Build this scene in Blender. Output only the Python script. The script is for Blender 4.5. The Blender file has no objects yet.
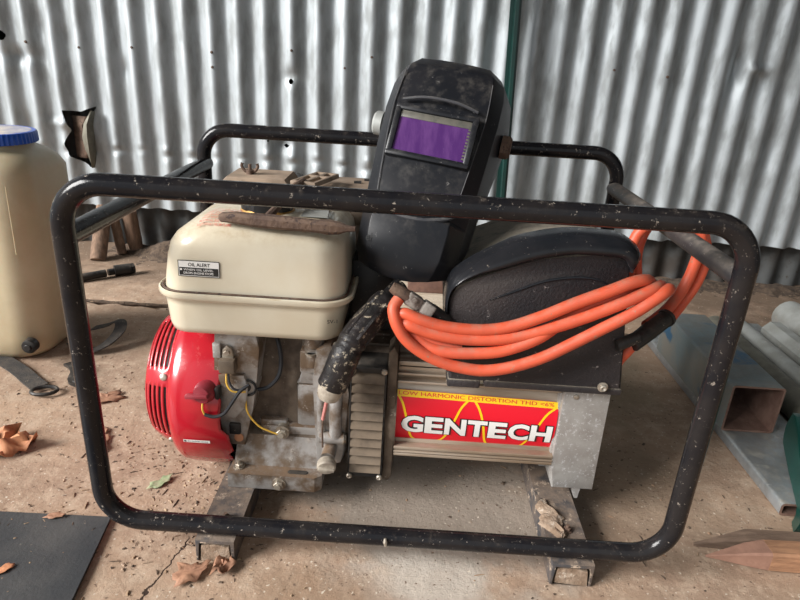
import bpy, bmesh, math, random
from mathutils import Vector, Matrix, noise, Euler
random.seed(7)
sc = bpy.context.scene
COL = sc.collection
PI = math.pi

# ------------------------------------------------------------------ materials
def mat(name, c1, c2=None, rough=.5, metal=0., scale=20., detail=6., mix=(.35, .65), speck=None, speck_scale=120., speck_at=.68,
        bump=.0, bump_scale=60., dust=None, dust_at=.5, rough2=None, coat=0., spec=.5, sp_off=.082, stretch=None, sss=0., trans=0.):
    m = bpy.data.materials.new(name); m.use_nodes = True
    nt = m.node_tree; N = nt.nodes; L = nt.links
    b = N['Principled BSDF']
    tc = N.new('ShaderNodeTexCoord'); vec = tc.outputs['Object']
    if stretch:
        mp = N.new('ShaderNodeMapping'); mp.inputs['Scale'].default_value = stretch
        L.new(vec, mp.inputs['Vector']); vec = mp.outputs['Vector']
    def nz(s, d=6., r=.6):
        n = N.new('ShaderNodeTexNoise'); n.inputs['Scale'].default_value = s; n.inputs['Detail'].default_value = d
        n.inputs['Roughness'].default_value = r; L.new(vec, n.inputs['Vector']); return n.outputs['Fac']
    def ramp(src, a, b_):
        r = N.new('ShaderNodeMapRange'); r.inputs['From Min'].default_value = a; r.inputs['From Max'].default_value = b_
        r.interpolation_type = 'SMOOTHSTEP'
        L.new(src, r.inputs['Value']); return r.outputs['Result']
    def mixc(f, a, c):
        x = N.new('ShaderNodeMix'); x.data_type = 'RGBA'
        L.new(f, x.inputs['Factor'])
        for s, v in ((x.inputs['A'], a), (x.inputs['B'], c)):
            if isinstance(v, tuple): s.default_value = (*v, 1)
            else: L.new(v, s)
        return x.outputs['Result']
    col = c1
    f0 = None
    if c2:
        f0 = ramp(nz(scale, detail), *mix); col = mixc(f0, c1, c2)
    if speck:
        f1 = ramp(nz(speck_scale*.55, 12., .78), speck_at - sp_off, speck_at - sp_off + .035) if sp_off else ramp(nz(speck_scale, 3., .5), speck_at, speck_at + .05); col = mixc(f1, col, speck)
    if dust:
        g = N.new('ShaderNodeNewGeometry'); sx = N.new('ShaderNodeSeparateXYZ'); L.new(g.outputs['Normal'], sx.inputs[0])
        up = ramp(sx.outputs['Z'], .1, .95)
        mu = N.new('ShaderNodeMath'); mu.operation = 'MULTIPLY'; L.new(up, mu.inputs[0]); L.new(ramp(nz(45., 8., .7), dust_at - .18, dust_at + .18), mu.inputs[1])
        col = mixc(mu.outputs[0], col, dust)
        rr = N.new('ShaderNodeMapRange'); rr.inputs['To Min'].default_value = rough; rr.inputs['To Max'].default_value = .9
        L.new(mu.outputs[0], rr.inputs['Value']); L.new(rr.outputs['Result'], b.inputs['Roughness'])
    elif rough2 is not None and f0 is not None:
        rr = N.new('ShaderNodeMapRange'); rr.inputs['To Min'].default_value = rough; rr.inputs['To Max'].default_value = rough2
        L.new(f0, rr.inputs['Value']); L.new(rr.outputs['Result'], b.inputs['Roughness'])
    else:
        b.inputs['Roughness'].default_value = rough
    if isinstance(col, tuple): b.inputs['Base Color'].default_value = (*col, 1)
    else: L.new(col, b.inputs['Base Color'])
    b.inputs['Metallic'].default_value = metal
    b.inputs['Coat Weight'].default_value = coat
    b.inputs['Specular IOR Level'].default_value = spec
    b.inputs['Transmission Weight'].default_value = trans
    if sss: b.inputs['Subsurface Weight'].default_value = sss; b.inputs['Subsurface Scale'].default_value = .03
    if bump:
        bp = N.new('ShaderNodeBump'); bp.inputs['Strength'].default_value = bump; bp.inputs['Distance'].default_value = .004
        L.new(nz(bump_scale, 8., .65), bp.inputs['Height']); L.new(bp.outputs['Normal'], b.inputs['Normal'])
    return m

M_ = {}
M_['bar'] = mat('black_gloss_paint', (.009, .009, .011), (.018, .016, .016), rough=.14, speck=(.30, .26, .22), speck_scale=260, speck_at=.685, dust=(.16, .13, .105), dust_at=.72, bump=.08, bump_scale=90, spec=.22)
M_['bar_dull'] = mat('worn_black_paint', (.03, .03, .032), (.055, .05, .047), rough=.42, speck=(.36, .33, .3), speck_scale=230, speck_at=.68, dust=(.2, .17, .145), dust_at=.5, spec=.28)
M_['rail'] = mat('dusty_steel_channel', (.045, .045, .05), (.13, .10, .08), rough=.6, scale=28, speck=(.42, .33, .25), speck_at=.64, speck_scale=90, dust=(.19, .14, .105), dust_at=.53, bump=.4)
M_['cream'] = mat('cream_tank_paint', (.66, .61, .49), (.60, .53, .40), rough=.28, scale=6, coat=.3, speck=(.38, .28, .17), speck_at=.75, speck_scale=70, dust=(.46, .36, .23), dust_at=.58)
M_['red'] = mat('red_cowl_plastic', (.42, .009, .020), (.36, .009, .018), rough=.24, scale=9, coat=.4, speck=(.38, .12, .10), speck_at=.75, dust=(.42, .14, .11), dust_at=.7)
M_['darkred'] = mat('dark_red_knob', (.27, .018, .028), (.2, .02, .03), rough=.45)
M_['alu'] = mat('dirty_cast_alloy', (.37, .355, .34), (.15, .105, .07), rough=.42, metal=.4, scale=20, mix=(.42, .62), speck=(.42, .38, .34), speck_at=.66, speck_scale=100, dust=(.21, .14, .09), dust_at=.42, bump=.35, bump_scale=80)
M_['alu_dirt'] = mat('oily_cast_alloy', (.15, .115, .085), (.06, .042, .03), rough=.6, metal=.3, scale=22, speck=(.26, .22, .18), speck_at=.68, bump=.5, bump_scale=60)
M_['galv_box'] = mat('pale_cast_end_cover', (.43, .42, .40), (.34, .32, .30), rough=.45, metal=.35, scale=30, speck=(.60, .60, .61), speck_at=.64, speck_scale=330, bump=.15)
M_['stator'] = mat('aluminium_stator', (.52, .45, .37), (.35, .26, .18), rough=.4, metal=.5, scale=12, stretch=(.4, 3, 3), dust=(.35, .26, .19))
M_['hood'] = mat('black_hood_panel', (.030, .028, .031), (.05, .041, .04), rough=.55, scale=9, speck=(.25, .22, .21), speck_at=.70, speck_scale=140, dust=(.25, .22, .175), dust_at=.36, bump=.6, bump_scale=230, spec=.28)
M_['hoodrim'] = mat('black_moulded_rim', (.011, .013, .016), (.022, .022, .025), rough=.22, scale=12, speck=(.42, .36, .3), speck_at=.70, speck_scale=150, spec=.28)
M_['sticker_red'] = mat('red_print', (.78, .006, .024), rough=.32)
M_['sticker_yellow'] = mat('yellow_print', (.95, .62, .01), rough=.35)
M_['white'] = mat('white_print', (.84, .83, .80), rough=.4)
M_['blackp'] = mat('black_print', (.012, .012, .012), rough=.45)
M_['redp'] = mat('faded_red_print', (.62, .20, .15), rough=.5)
M_['blackplastic'] = mat('black_plastic', (.014, .014, .015), (.03, .028, .026), rough=.38, speck=(.28, .24, .2), speck_at=.70, dust=(.10, .085, .07), dust_at=.55, spec=.28)
M_['taped'] = mat('scuffed_black_tape', (.014, .013, .013), (.025, .02, .02), rough=.32, speck=(.34, .29, .22), speck_at=.64, speck_scale=150, bump=.6, bump_scale=60, spec=.28)
M_['beige'] = mat('beige_holder_tip', (.42, .37, .30), (.24, .2, .16), rough=.6, scale=60)
M_['helmet'] = mat('helmet_black_shell', (.011, .012, .015), (.018, .018, .021), rough=.32, scale=8, speck=(.24, .23, .22), speck_at=.705, speck_scale=170, dust=(.10, .09, .08), dust_at=.62, spec=.28)
M_['helmet_side'] = mat('helmet_grey_scuffed', (.042, .044, .050), (.06, .06, .066), rough=.40, scale=14, speck=(.2, .2, .2), speck_at=.7, dust=(.14, .13, .12), dust_at=.52, spec=.28)
M_['lens'] = mat('purple_auto_dark_lens', (.085, .028, .15), (.15, .06, .22), rough=.14, scale=14, stretch=(3,1,.6), metal=.2, speck=(.3, .22, .33), speck_at=.72)
M_['lensgrey'] = mat('lens_solar_strip', (.09, .088, .075), (.13, .12, .10), rough=.3, scale=90)
M_['cable'] = mat('orange_rubber_cable', (.68, .105, .045), (.55, .085, .04), rough=.45, scale=18, speck=(.40, .16, .10), speck_at=.685, speck_scale=110, dust=(.42, .17, .11), dust_at=.56)
M_['rust'] = mat('brown_rust', (.085, .05, .036), (.15, .095, .065), rough=.8, scale=40, bump=.7, bump_scale=90, speck=(.05, .03, .025), speck_at=.64)
M_['dustysteel'] = mat('dust_covered_steel', (.22, .165, .12), (.34, .25, .18), rough=.8, metal=.0, scale=18, speck=(.1, .07, .055), speck_at=.7, bump=.3)
M_['boltm'] = mat('zinc_bolt', (.48, .44, .37), (.3, .25, .2), rough=.4, metal=.6, scale=80)
M_['clampm'] = mat('worn_grey_clamp', (.30, .27, .24), (.12, .09, .075), rough=.6, metal=.2, scale=70, mix=(.42,.6), bump=.5)
M_['ochre'] = mat('ochre_plated_neck', (.50, .28, .08), rough=.4, metal=.4)
M_['copper'] = mat('copper_plug', (.55, .28, .16), rough=.5, metal=.5)
M_['louvre'] = mat('dusty_louvre_steel', (.15, .115, .082), (.085, .062, .045), rough=.6, metal=.2, scale=24, speck=(.33, .29, .24), speck_at=.72, dust=(.22, .165, .115), dust_at=.45)
M_['wy'] = mat('yellow_wire', (.75, .45, .06), rough=.5)
M_['wg'] = mat('dark_grey_wire', (.02, .021, .024), rough=.5, spec=.3)
M_['pink'] = mat('pink_flux_rod', (.62, .25, .22), (.5, .2, .18), rough=.8, scale=60)
M_['jug'] = mat('yellowed_plastic', (.52, .45, .31), (.45, .37, .24), rough=.42, scale=7, sss=.15, speck=(.4, .24, .12), speck_at=.78, speck_scale=60)
M_['blue'] = mat('blue_lid_plastic', (.01, .07, .42), (.015, .09, .5), rough=.3, scale=20)
M_['lidtop'] = mat('dusty_lid_top', (.55, .50, .45), (.3, .3, .38), rough=.7, scale=30)
M_['strap'] = mat('black_webbing', (.035, .032, .03), (.07, .058, .048), rough=.85, scale=60, bump=.6, bump_scale=400, speck=(.3, .24, .18), speck_at=.70)
M_['wood'] = mat('weathered_timber', (.42, .22, .12), (.28, .145, .08), rough=.75, scale=14, stretch=(1.2, 9, 9), bump=.5)
M_['woodd'] = mat('dark_cut_timber', (.22, .115, .08), (.30, .165, .115), rough=.8, scale=20, bump=.4)
M_['woodk'] = mat('dark_weathered_timber', (.13, .085, .06), (.20, .135, .095), rough=.8, scale=14, stretch=(1.2, 9, 9), bump=.5)
M_['log'] = mat('bark_stake', (.26, .165, .11), (.15, .095, .065), rough=.9, scale=22, stretch=(4, 4, 1), bump=.8, speck=(.4, .33, .26), speck_at=.7)
M_['matt'] = mat('black_rubber_sheet', (.028, .030, .034), (.075, .072, .070), rough=.55, scale=5, mix=(.4, .75), speck=(.34, .27, .2), speck_at=.72, speck_scale=150, bump=.25, bump_scale=150)
M_['bluesteel'] = mat('blue_grey_painted_steel', (.17, .225, .24), (.25, .24, .21), rough=.55, scale=9, speck=(.04, .13, .23), speck_at=.515, speck_scale=7, sp_off=0, dust=(.22, .225, .215), dust_at=.55, bump=.15)
M_['rustin'] = mat('rusty_tube_inside', (.13, .07, .052), (.20, .12, .09), rough=.85, scale=30, bump=.5)
M_['galv'] = mat('galvanised_tube', (.40, .43, .45), (.27, .28, .28), rough=.38, metal=.55, scale=14, speck=(.55, .55, .52), speck_at=.68, speck_scale=60, dust=(.36, .34, .30), dust_at=.56)
M_['galvp'] = mat('pale_galvanised_pipe', (.44, .45, .43), (.34, .34, .31), rough=.5, metal=.35, scale=18, speck=(.6, .53, .43), speck_at=.68, speck_scale=40)
M_['galvd'] = mat('dirty_olive_pipe', (.19, .18, .14), (.12, .11, .085), rough=.6, metal=.2, scale=26)
M_['tarp'] = mat('dark_green_vinyl', (.006, .075, .058), (.008, .055, .044), rough=.35, scale=10, speck=(.1, .2, .16), speck_at=.75)
M_['cord'] = mat('pale_cord', (.5, .48, .3), rough=.7)
M_['leafo'] = mat('dry_orange_leaf', (.56, .25, .12), (.42, .17, .08), rough=.7, scale=40, bump=.4)
M_['leafb'] = mat('dry_brown_leaf', (.38, .2, .12), (.28, .14, .085), rough=.75, scale=40, bump=.4)
M_['leafg'] = mat('pale_green_leaf', (.23, .28, .15), (.4, .38, .25), rough=.65, scale=50)
M_['brick'] = mat('brown_brick', (.21, .115, .085), (.16, .09, .07), rough=.9, scale=60, bump=.5)
M_['board'] = mat('pale_board', (.55, .47, .37), (.42, .34, .25), rough=.8, scale=24, stretch=(1, 5, 5), speck=(.2, .14, .1), speck_at=.66)
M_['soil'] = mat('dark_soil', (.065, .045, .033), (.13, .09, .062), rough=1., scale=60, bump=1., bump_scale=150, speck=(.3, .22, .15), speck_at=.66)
M_['mud'] = mat('dried_mud', (.36, .27, .20), (.22, .15, .10), rough=1., scale=50, bump=1., bump_scale=140, speck=(.5, .42, .34), speck_at=.64)
M_['crumb'] = mat('straw_crumbs', (.38, .27, .17), (.22, .13, .08), rough=.9, scale=8)
M_['green'] = mat('dark_green_post', (.006, .045, .037), (.008, .035, .03), rough=.4, scale=10)

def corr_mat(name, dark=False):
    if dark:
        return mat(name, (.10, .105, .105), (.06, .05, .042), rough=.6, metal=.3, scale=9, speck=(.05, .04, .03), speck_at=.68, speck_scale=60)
    m = mat(name, (.435, .47, .49), (.31, .33, .335), rough=.55, metal=.70, scale=11, detail=9, mix=(.4, .68), stretch=(3, 1, .8),
            speck=(.26, .21, .17), speck_at=.735, speck_scale=60, rough2=.68, bump=.10, bump_scale=30)
    return m
M_['corr'] = corr_mat('weathered_galvanised_sheet')
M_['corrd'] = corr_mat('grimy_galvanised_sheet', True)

def floor_mat():
    m = bpy.data.materials.new('dusty_concrete'); m.use_nodes = True
    nt = m.node_tree; N = nt.nodes; L = nt.links; b = N['Principled BSDF']; b.inputs['Roughness'].default_value = .9
    b.inputs['Specular IOR Level'].default_value = .25
    tc = N.new('ShaderNodeTexCoord'); V = tc.outputs['Object']
    def nz(s, d=8., r=.6, st=None):
        n = N.new('ShaderNodeTexNoise'); n.inputs['Scale'].default_value = s; n.inputs['Detail'].default_value = d; n.inputs['Roughness'].default_value = r
        v = V
        if st:
            mp = N.new('ShaderNodeMapping'); mp.inputs['Scale'].default_value = st; L.new(V, mp.inputs[0]); v = mp.outputs[0]
        L.new(v, n.inputs['Vector']); return n.outputs['Fac']
    def rng(s, a, c, t0=0., t1=1.):
        r = N.new('ShaderNodeMapRange'); r.interpolation_type = 'SMOOTHSTEP'
        for k, v in (('From Min', a), ('From Max', c), ('To Min', t0), ('To Max', t1)): r.inputs[k].default_value = v
        L.new(s, r.inputs['Value']); return r.outputs['Result']
    def mx(f, a, c):
        x = N.new('ShaderNodeMix'); x.data_type = 'RGBA'; L.new(f, x.inputs['Factor'])
        for s, v in ((x.inputs['A'], a), (x.inputs['B'], c)):
            if isinstance(v, tuple): s.default_value = (*v, 1)
            else: L.new(v, s)
        return x.outputs['Result']
    def math_(op, a, c=None):
        x = N.new('ShaderNodeMath'); x.operation = op
        for i, v in enumerate((a, c)):
            if v is None: continue
            if isinstance(v, (int, float)): x.inputs[i].default_value = v
            else: L.new(v, x.inputs[i])
        return x.outputs[0]
    col = mx(rng(nz(3.5), .35, .66), (.40, .275, .190), (.30, .205, .145))
    col = mx(rng(nz(26, 10, .75), .42, .66), col, (.45, .335, .245))
    # bare grey patch, and brown oil patch beside it
    def blob(cx, cy, rx, ry, soft, amp):
        s = N.new('ShaderNodeSeparateXYZ'); L.new(V, s.inputs[0])
        dx = math_('DIVIDE', math_('SUBTRACT', s.outputs[0], cx), rx); dy = math_('DIVIDE', math_('SUBTRACT', s.outputs[1], cy), ry)
        d = math_('SQRT', math_('ADD', math_('MULTIPLY', dx, dx), math_('MULTIPLY', dy, dy)))
        d = math_('ADD', d, math_('MULTIPLY', math_('SUBTRACT', nz(9), .5), 1.6))
        return rng(d, 1., 1. - soft, 0., amp)
    col = mx(blob(.10, .13, .30, .20, .5, .8), col, (.27, .235, .20))
    col = mx(blob(.07, -.03, .16, .07, .6, .75), col, (.50, .45, .39))
    col = mx(blob(-.07, -.05, .12, .05, .6, .5), col, (.27, .175, .11))
    col = mx(blob(.42, .2, .16, .22, .6, .6), col, (.225, .165, .115))  # shade right of the end cover, painted into the floor colour
    col = mx(blob(.45, .65, .2, .3, .6, .6), col, (.24, .19, .125))
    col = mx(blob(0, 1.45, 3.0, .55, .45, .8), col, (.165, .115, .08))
    col = mx(rng(nz(120, 4, .6), .62, .70), col, (.15, .10, .07))
    col = mx(rng(nz(170, 3, .5), .66, .72), col, (.60, .52, .42))
    # crack from the front hoop towards the viewer
    s = N.new('ShaderNodeSeparateXYZ'); L.new(V, s.inputs[0])
    wob = math_('MULTIPLY', math_('SUBTRACT', nz(30, 5), .5), .03)
    lx = math_('ADD', math_('MULTIPLY', math_('SUBTRACT', s.outputs[1], .01), .235), -.288)
    dd = math_('ABSOLUTE', math_('ADD', math_('SUBTRACT', s.outputs[0], lx), wob))
    lim = rng(s.outputs[1], .02, .03, 1., 0.)
    f = math_('MULTIPLY', rng(dd, .0008, .0020, 1., 0.), lim)
    col = mx(f, col, (.045, .028, .02))
    L.new(col, b.inputs['Base Color'])
    bp = N.new('ShaderNodeBump'); bp.inputs['Strength'].default_value = .55; bp.inputs['Distance'].default_value = .008
    h = math_('ADD', nz(22, 12, .72), math_('MULTIPLY', f, -.6)); L.new(h, bp.inputs['Height']); L.new(bp.outputs['Normal'], b.inputs['Normal'])
    return m
M_['floor'] = floor_mat()

# ------------------------------------------------------------------ mesh builder
class B:
    def __init__(s): s.bm = bmesh.new(); s.mi = 0
    def _f(s, vs):
        try:
            f = s.bm.faces.new(vs); f.material_index = s.mi; return f
        except ValueError: return None
    def m(s, i): s.mi = i; return s
    def box(s, x0, x1, y0, y1, z0, z1, bev=0., seg=2, rot=None, piv=None):
        n0 = set(s.bm.verts)
        v = [s.bm.verts.new(p) for p in ((x0,y0,z0),(x1,y0,z0),(x1,y1,z0),(x0,y1,z0),(x0,y0,z1),(x1,y0,z1),(x1,y1,z1),(x0,y1,z1))]
        fs = [s._f([v[i] for i in q]) for q in ((0,3,2,1),(4,5,6,7),(0,1,5,4),(1,2,6,5),(2,3,7,6),(3,0,4,7))]
        if bev:
            es = {e for f in fs for e in f.edges}
            bmesh.ops.bevel(s.bm, geom=list(es), offset=bev, segments=seg, affect='EDGES', profile=.5)
        nv = [q for q in s.bm.verts if q not in n0]
        if rot is not None:
            piv = Vector(piv) if piv else Vector(((x0+x1)/2, (y0+y1)/2, (z0+z1)/2))
            R = rot.to_matrix() if isinstance(rot, Euler) else rot
            for q in nv: q.co = R @ (q.co - piv) + piv
        return s
    def loft(s, secs, closed=True, cap0=True, cap1=True):
        rings = [[s.bm.verts.new(p) for p in sec] for sec in secs]
        n = len(rings[0])
        for a, b in zip(rings, rings[1:]):
            for i in range(n if closed else n - 1):
                j = (i + 1) % n; s._f((a[i], a[j], b[j], b[i]))
        if cap0: s._f(list(reversed(rings[0])))
        if cap1: s._f(rings[-1])
        return s
    def tube(s, pts, r, n=14, caps=True, closed=False, flat=None):
        pts = [Vector(p) for p in pts]; m = len(pts)
        rr = r if isinstance(r, (list, tuple)) else [r] * m
        T = []
        for i in range(m):
            a = pts[(i-1) % m] if (closed or i > 0) else pts[i]; b = pts[(i+1) % m] if (closed or i < m-1) else pts[i]
            T.append((b - a).normalized())
        u = T[0].orthogonal().normalized() if not flat else (Vector(flat) - T[0] * T[0].dot(Vector(flat))).normalized()
        secs = []
        for i in range(m):
            u = (u - T[i] * u.dot(T[i])).normalized(); w = T[i].cross(u)
            secs.append([pts[i] + (u * math.cos(2*PI*k/n) + w * math.sin(2*PI*k/n)) * rr[i] for k in range(n)])
        if closed: secs.append(secs[0])
        return s.loft(secs, True, caps and not closed, caps and not closed)
    def ribbon(s, pts, w, t, up=(0,0,1)):
        pts = [Vector(p) for p in pts]; up = Vector(up); secs = []
        for i, p in enumerate(pts):
            d = (pts[min(i+1, len(pts)-1)] - pts[max(i-1, 0)]).normalized(); sd = d.cross(up).normalized(); nn = sd.cross(d).normalized()
            secs.append([p - sd*w/2 - nn*t/2, p + sd*w/2 - nn*t/2, p + sd*w/2 + nn*t/2, p - sd*w/2 + nn*t/2])
        return s.loft(secs)
    def lathe(s, prof, o, axis='X', n=48, a0=0., a1=2*PI, keep=None):
        o = Vector(o); full = abs(a1 - a0 - 2*PI) < 1e-6
        cnt = n if full else n + 1; rings = []
        for (h, r) in prof:
            ring = []
            for k in range(cnt):
                a = a0 + (a1 - a0) * k / n; c, d = math.cos(a) * r, math.sin(a) * r
                p = {'X': (h, c, d), 'Y': (d, h, c), 'Z': (c, d, h)}[axis]
                ring.append(s.bm.verts.new(o + Vector(p)))
            rings.append(ring)
        for i in range(len(rings) - 1):
            for k in range(n):
                if keep and not keep(i, k): continue
                j = (k + 1) % cnt
                s._f((rings[i][k], rings[i][j], rings[i+1][j], rings[i+1][k]))
        return s
    def prism(s, poly, plane, d0, d1, bev=0.):
        # plane 'XZ': poly (x,z) pushed from y=d0 to y=d1, and so on
        def P(a, b, d): return {'XZ': (a, d, b), 'XY': (a, b, d), 'YZ': (d, a, b)}[plane]
        A = [s.bm.verts.new(P(a, b, d0)) for a, b in poly]; C = [s.bm.verts.new(P(a, b, d1)) for a, b in poly]
        fs = [s._f(A), s._f(list(reversed(C)))]
        n = len(poly)
        for i in range(n): fs.append(s._f((A[i], C[i], C[(i+1) % n], A[(i+1) % n])))
        if bev:
            bmesh.ops.bevel(s.bm, geom=list(fs[0].edges) , offset=bev, segments=2, affect='EDGES', profile=.5)
        return s
    def hexbolt(s, p, r, h, axis='Y', sgn=-1, stud=0., flange=True):
        p = Vector(p); ax = {'X': Vector((1,0,0)), 'Y': Vector((0,1,0)), 'Z': Vector((0,0,1))}[axis] * sgn
        if flange: s.tube([p, p + ax*h*.25], r*1.35, 20)
        s.tube([p, p + ax*h*.85, p + ax*h], [r, r, r*.85], 6)
        if stud: s.tube([p + ax*h, p + ax*(h+stud)], r*.5, 12)
        return s
    def xf(s, M):
        for v in s.bm.verts: v.co = M @ v.co
        return s
    def build(s, name, mats, parent=None, smooth=35, loc=None, solid=0.):
        me = bpy.data.meshes.new(name)
        bmesh.ops.recalc_face_normals(s.bm, faces=s.bm.faces[:])
        o = bpy.data.objects.new(name, me); COL.objects.link(o)
        off = Vector((0, 0, 0))
        if parent is not None:
            o.parent = parent; q = parent
            while q: off += q.location; q = q.parent
        if loc is not None: o.location = Vector(loc) - off; off = Vector(loc)
        for v in s.bm.verts: v.co -= off
        s.bm.to_mesh(me); s.bm.free()
        for mm in (mats if isinstance(mats, (list, tuple)) else [mats]): me.materials.append(M_[mm])
        if smooth:
            me.polygons.foreach_set('use_smooth', [True] * len(me.polygons))
            me.set_sharp_from_angle(angle=math.radians(smooth))
        if solid:
            md = o.modifiers.new('thickness', 'SOLIDIFY'); md.thickness = solid; md.offset = 0
        return o

def catmull(P, n=8, closed=False):
    P = [Vector(p) for p in P]; out = []; m = len(P)
    rng = range(m if closed else m - 1)
    for i in rng:
        if closed: a, b, c, d = P[(i-1) % m], P[i], P[(i+1) % m], P[(i+2) % m]
        else: a, b, c, d = P[max(i-1, 0)], P[i], P[i+1], P[min(i+2, m-1)]
        for k in range(n):
            t = k / n
            out.append(.5*((2*b) + (c-a)*t + (2*a-5*b+4*c-d)*t*t + (3*b-a-3*c+d)*t**3))
    if not closed: out.append(P[-1])
    return out
def rrect(cx, cy, hx, hy, r, z, n=6):
    out = []; r = min(r, hx*.999, hy*.999)
    for (sx, sy, a0) in ((1,1,0), (-1,1,PI/2), (-1,-1,PI), (1,-1,1.5*PI)):
        for k in range(n + 1):
            a = a0 + PI/2 * k / n; out.append((cx + sx*(hx-r) + r*math.cos(a), cy + sy*(hy-r) + r*math.sin(a), z))
    return out
def empty(name, loc, label, cat, group=None):
    o = bpy.data.objects.new(name, None); COL.objects.link(o); o.location = loc; o.empty_display_size = .05
    o['label'] = label; o['category'] = cat
    if group: o['group'] = group
    return o
def tag(o, label, cat, group=None, kind=None):
    o['label'] = label; o['category'] = cat
    if group: o['group'] = group
    if kind: o['kind'] = kind
    return o
def struct(o, label=None):
    o['kind'] = 'structure'
    if label: o['label'] = label
    return o
def text_mesh(txt, size, bold=0., xs=1.):
    cu = bpy.data.curves.new('t', 'FONT'); cu.body = txt; cu.size = size; cu.offset = bold; cu.resolution_u = 3; cu.fill_mode = 'FRONT'
    cu.align_x = 'LEFT'
    o = bpy.data.objects.new('t', cu); COL.objects.link(o); bpy.context.view_layer.update()
    me = bpy.data.meshes.new_from_object(o.evaluated_get(bpy.context.evaluated_depsgraph_get()))
    bpy.data.objects.remove(o); bpy.data.curves.remove(cu)
    vs = [(v.co.x * xs, v.co.y) for v in me.vertices]; fs = [tuple(p.vertices) for p in me.polygons]
    bpy.data.meshes.remove(me)
    x0 = min(v[0] for v in vs); x1 = max(v[0] for v in vs)
    return [(x - x0, y) for x, y in vs], fs, x1 - x0
def put_text(b, txt, fn, width, height, bold=0.):
    """text scaled into a width x height box; fn(u,v) gives the 3-D point"""
    vs, fs, w = text_mesh(txt, 1., bold)
    y0 = min(v[1] for v in vs); y1 = max(v[1] for v in vs)
    # cut into columns and rows so the letters follow curved panels
    t = bmesh.new(); V = [t.verts.new((x/w*width, (y-y0)/(y1-y0)*height, 0)) for x, y in vs]
    for f in fs:
        try: t.faces.new([V[i] for i in f])
        except ValueError: pass
    bmesh.ops.triangulate(t, faces=t.faces[:])
    for k in range(1, 5):
        bmesh.ops.bisect_plane(t, geom=t.verts[:] + t.edges[:] + t.faces[:], plane_co=(0, height*k/5, 0), plane_no=(0, 1, 0))
    t.verts.index_update(); mp = {v: b.bm.verts.new(fn(v.co.x, v.co.y)) for v in t.verts}
    for f in t.faces: b._f([mp[v] for v in f.verts])
    t.free()

# ------------------------------------------------------------------ camera
CR = ((0.9979574026, 0.0305452619, 0.0561071257), (-0.0634477007, 0.3715763368, 0.9262318367), (-0.0074439138, 0.9278997861, -0.3727553825))
cam_d = bpy.data.cameras.new('camera'); cam = bpy.data.objects.new('camera', cam_d); COL.objects.link(cam)
r_, u_, f_ = (Vector(v) for v in CR)
cam.matrix_world = Matrix(((r_.x, u_.x, -f_.x, 0.00572336), (r_.y, u_.y, -f_.y, -0.67623226), (r_.z, u_.z, -f_.z, 0.67666843), (0, 0, 0, 1)))
cam_d.sensor_width = 36; cam_d.lens = 618.416 * 36 / 800; cam_d.clip_start = .02
sc.camera = cam

# ------------------------------------------------------------------ setting: floor, sheets, roof
def floor_grid(name, x0, x1, y0, y1, step, amp=.0016):
    b = B(); nx = max(2, int((x1-x0)/step)); ny = max(2, int((y1-y0)/step)); g = []
    for j in range(ny+1):
        for i in range(nx+1):
            x = x0 + (x1-x0)*i/nx; y = y0 + (y1-y0)*j/ny
            edge = max(0., 1 - min(abs(y-y0), abs(y-y1))/.012) * .010 * (.6 + noise.noise(Vector((x*25, y*25, 3))))
            z = amp * (noise.noise(Vector((x*7, y*7, 0))) - .6) - max(0, edge)
            g.append(b.bm.verts.new((x, y + (.010*noise.noise(Vector((x*14, j, 9))) if j in (0, ny) else 0), min(z, 0))))
    W = nx + 1
    for j in range(ny):
        for i in range(nx): b._f((g[j*W+i], g[j*W+i+1], g[(j+1)*W+i+1], g[(j+1)*W+i]))
    # sides down
    for j in (0, ny):
        low = [b.bm.verts.new((g[j*W+i].co.x, g[j*W+i].co.y, -.06)) for i in range(W)]
        for i in range(nx): b._f((g[j*W+i], g[j*W+i+1], low[i+1], low[i]))
    return b.build(name, 'floor', smooth=60)
struct(floor_grid('floor', -3.2, 2.4, -3.2, .857, .022))
struct(floor_grid('floor.001', -3.2, 2.4, .870, 1.75, .022))
b = B().box(-3.2, 2.4, -3.2, 1.75, -.09, -.045); struct(b.build('floor.002', 'soil'))

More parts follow.
